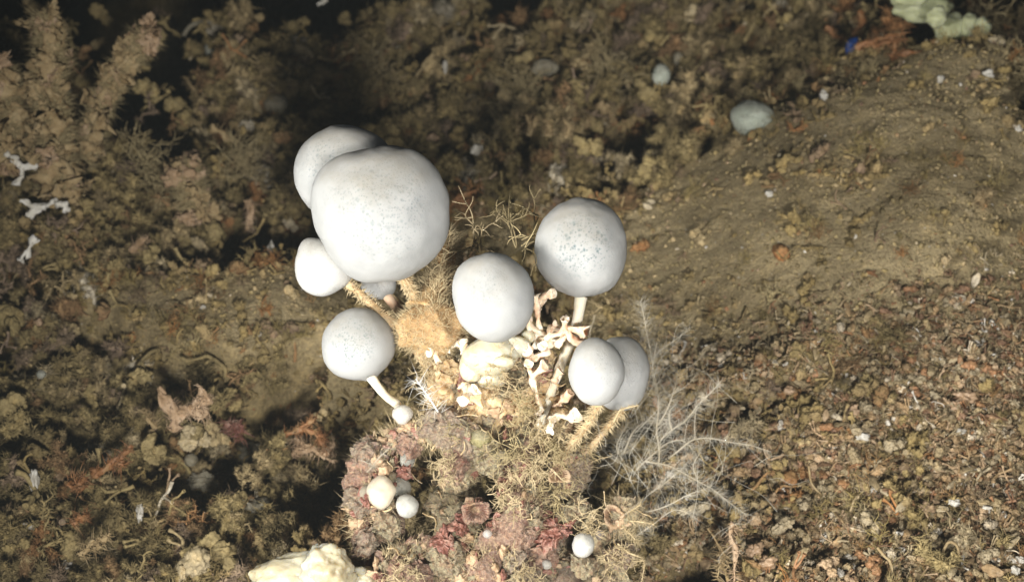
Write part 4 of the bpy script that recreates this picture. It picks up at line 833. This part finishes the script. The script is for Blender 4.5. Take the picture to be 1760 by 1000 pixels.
# turf-covered tower and twig, upper left
def turf_column(label, pts, rr, seed):
    g_ = on_ground(*pts[0]); d = float((g_ - CAM) @ FW) - 0.25; o = thing("turf_column", label, "turf column", P(*pts[0], d)); rng = np.random.default_rng(seed)
    path = spline([P(a, b_, d) for a, b_ in pts], 16); b = MB(); add_tube(b, path, rr, 40, 0.6, 5, seed); b.v[0] = crumple(b.v[0], 0.09); b.build("core", M['tan'], o, o.location)
    b = MB(); hairs_on(b, path, rr, 5000, 0.06, 0.0045, rng, 1.4); b.build("turf", M['olive_hair'], o, o.location)['kind'] = 'stuff'
    for k in range(30):
        i = rng.integers(0, len(path)); R = np.interp(i / len(path), np.linspace(0, 1, len(rr)), rr); c = path[i] + rdir(rng) * R; b = MB().add(*lump(c, rng.uniform(0.03, 0.09, 3), 0.6, 2, 4, k)); b.v[0] = crumple(b.v[0], 0.05); b.build("knob", M['tan'] if k % 3 else M['pinktan'], o, o.location)
turf_column("tall turf-covered column at the upper left", [(100, 330), (96, 260), (92, 190), (84, 130), (88, 80), (78, 30)], [.14, .13, .11, .10, .05], 3)
turf_column("leaning turf-covered twig above the black pit", [(140, 290), (165, 200), (190, 150), (215, 110), (240, 85), (252, 62)], [.07, .06, .05, .04, .07], 4)
turf_column("turf-covered stump on the left edge", [(12, 290), (8, 170), (5, 120)], [.14, .1, .06], 6)
turf_column("small turf-covered stump above the left hollow", [(332, 360), (325, 310), (318, 285)], [.1, .08, .05], 7)
ground_coral("thin pale rod standing beside the black pit", [[(345, 175), (330, 150), (318, 132)]], M['tan'], 2)

def feather(label, stems, seed, cil=0.09, dens=60, mat='feather'):
    rng = np.random.default_rng(seed); o = thing("feather_hydroid", label, "hydroid", P(*stems[0][0]))
    for pts in stems:
        path = spline([P(*q) for q in pts], 10); path = path + 0.018 * np.stack([fbm(path * 4 + 9 * k_ + seed, 2, k_) for k_ in range(3)], 1); L = np.sum(np.linalg.norm(np.diff(path, axis=0), axis=1))
        b = MB(); add_tube(b, path, [0.006, 0.0045, 0.002], 6); st = b.build("stem", M['feather_stem'] if mat == 'feather' else M[mat], o, o.location)
        b = MB(); n = max(10, int(L * dens * 11)); hairs_on(b, path, [0.004], n, cil * 1.1, 0.0012, rng, 1.3, 0.6); h_ = b.build("bristles", M[mat], st, None); h_.data.transform(Matrix.Translation(-Vector(o.location))); h_['kind'] = 'stuff'
    return o
feather("tall clear feathery hydroid right of the pair of sponges", [[(1135, 800, 7.9), (1130, 730, 7.85), (1125, 660, 7.8), (1110, 580, 7.8), (1095, 515, 7.8)], [(1130, 700, 7.85), (1120, 640, 7.8), (1125, 590, 7.8)], [(1132, 730, 7.85), (1150, 690, 7.8), (1165, 640, 7.8)]], 1, 0.07)
feather("clear feathery hydroid leaning up to the right", [[(1130, 760, 7.9), (1160, 735, 7.85), (1190, 712, 7.8), (1215, 680, 7.78), (1238, 655, 7.76)], [(1155, 740, 7.85), (1150, 705, 7.8), (1165, 695, 7.8)], [(1100, 640, 7.9), (1140, 600, 7.9), (1182, 560, 7.9)]], 2, 0.05)
feather("long thin hydroid arm reaching right over the silt", [[(1150, 790, 7.9), (1185, 760, 7.85), (1230, 755, 7.8), (1275, 758, 7.78), (1325, 775, 7.76)]], 3, 0.035)
feather("clear feathery hydroid arching down to the right", [[(1110, 790, 7.9), (1150, 800, 7.85), (1200, 825, 7.8), (1240, 850, 7.78), (1285, 885, 7.78)], [(1200, 822, 7.8), (1195, 800, 7.8), (1207, 778, 7.8)]], 4, 0.06)
feather("feathery hydroid branch near the dark gap, lower right", [[(1080, 870, 7.85), (1110, 880, 7.8), (1150, 870, 7.75), (1190, 850, 7.75), (1225, 835, 7.75)], [(1090, 925, 7.85), (1120, 905, 7.8), (1160, 880, 7.8), (1200, 895, 7.8)]], 5, 0.06)
feather("hazy feathery hydroid behind the lower sponge pair", [[(1070, 780, 8.0), (1085, 740, 7.95), (1110, 720, 7.95), (1150, 715, 7.9)], [(1070, 790, 8.0), (1060, 760, 7.95), (1080, 720, 7.9)], [(1090, 810, 8.0), (1130, 770, 7.95), (1165, 760, 7.9), (1190, 780, 7.9)], [(1110, 850, 8.0), (1150, 820, 7.95), (1180, 800, 7.9)]], 6, 0.08)
feather("hydroid spray fanning from the far right branch", [[(1060, 890, 7.8), (1080, 880, 7.75), (1100, 868, 7.7)], [(1062, 900, 7.8), (1085, 896, 7.75), (1120, 900, 7.7)], [(1062, 905, 7.8), (1080, 915, 7.75), (1095, 935, 7.7)]], 7, 0.035, 90, 'hair')
feather("crooked cream hydroid twig at the lower right of the framework", [[(1060, 935, 7.75), (1080, 950, 7.7), (1105, 962, 7.7), (1100, 1000, 7.7)], [(1105, 962, 7.7), (1085, 966, 7.7)]], 8, 0.02, 60, 'hair')
feather("white feathery bristle tuft left of the framework top", [[(757, 722, 7.8), (742, 695, 7.75), (730, 675, 7.72), (716, 648, 7.7)]], 9, 0.065, 34, 'white_hair')
feather("short cream hydroid on the low right pair", [[(1052, 722, 7.55), (1065, 708, 7.5), (1082, 702, 7.45), (1102, 696, 7.4)]], 10, 0.012, 60, 'hair')
feather("faint thin hydroid stem over the silt, right of the sponges", [[(1195, 750, 8.2), (1196, 710, 8.2), (1195, 680, 8.2)]], 11, 0.02)
feather("loose feathery bristles at the left of the framework", [[(600, 800, 7.9), (615, 790, 7.8), (640, 800, 7.75)], [(625, 810, 7.8), (640, 790, 7.75), (665, 770, 7.72)]], 12, 0.03, 60)

rng = np.random.default_rng(31)
for k, (lab, cx, cy, n_, dx, dy) in enumerate([("faint web of hair-thin clear threads below the low right pair", 1110, 800, 46, 60, 60), ("upright hair-thin clear threads right of the low right pair", 1125, 680, 26, 40, 60), ("loose clear threads over the gravel right of the framework", 1190, 860, 30, 70, 50)]):
    o = thing("thread_hydroid", lab, "hydroid", P(cx, cy + 60, 8.0)); b = MB()
    for q in range(n_):
        a, c = cx + rng.normal() * dx, cy + rng.normal() * dy; an = rng.uniform(-2.6, -0.4) if k != 2 else rng.uniform(-3.1, 0.5); L = rng.uniform(40, 130); d = rng.uniform(7.7, 8.1)
        pts = [P(a + math.cos(an) * L * t_ + rng.normal() * 5, c + math.sin(an) * L * t_ + rng.normal() * 5, d + rng.normal() * 0.02) for t_ in (0, 0.35, 0.7, 1)]
        add_tube(b, spline(pts, 5), [0.0028, 0.002, 0.001], 4); hairs_on(b, spline(pts, 5), [0.003], 30, 0.03, 0.001, rng, 1)
    b.build("threads", M['feather'], o, o.location)['kind'] = 'stuff'
# curled worm tubes on the gravel
def curl(label, pts, r=2.6, mat='tan'):
    g_ = on_ground(*pts[len(pts) // 2]); d = float((g_ - CAM) @ FW) - 0.12; path = spline([P(a, b_, d) for a, b_ in pts], 8)
    b = MB(); add_tube(b, path, r * K * d, 10, 0.1, 20, 1, cup=True); o = b.build("worm_tube", M[mat], None, path[0]); return tag(o, label, "worm tube")
curl("hook-shaped tan worm tube at the bottom right", [(1508, 940), (1520, 955), (1530, 965), (1537, 990)])
curl("looped tan worm tube beside the hook-shaped one", [(1622, 985), (1620, 955), (1630, 932), (1645, 938), (1650, 965)])
curl("thin pinkish loop of worm tube in the left hollow", [(383, 755), (375, 740), (380, 728), (397, 727)], 1.6, 'pinktan')
curl("curved grey worm tube beside the black pit top", [(315, 62), (328, 45), (350, 38)], 4, 'clear')
curl("tan crooked worm tube in the lower middle gravel", [(1390, 800), (1395, 830), (1412, 850)], 2)
print("OBJS", len(bpy.data.objects), "TRIS", sum(len(m.polygons) for m in bpy.data.meshes))
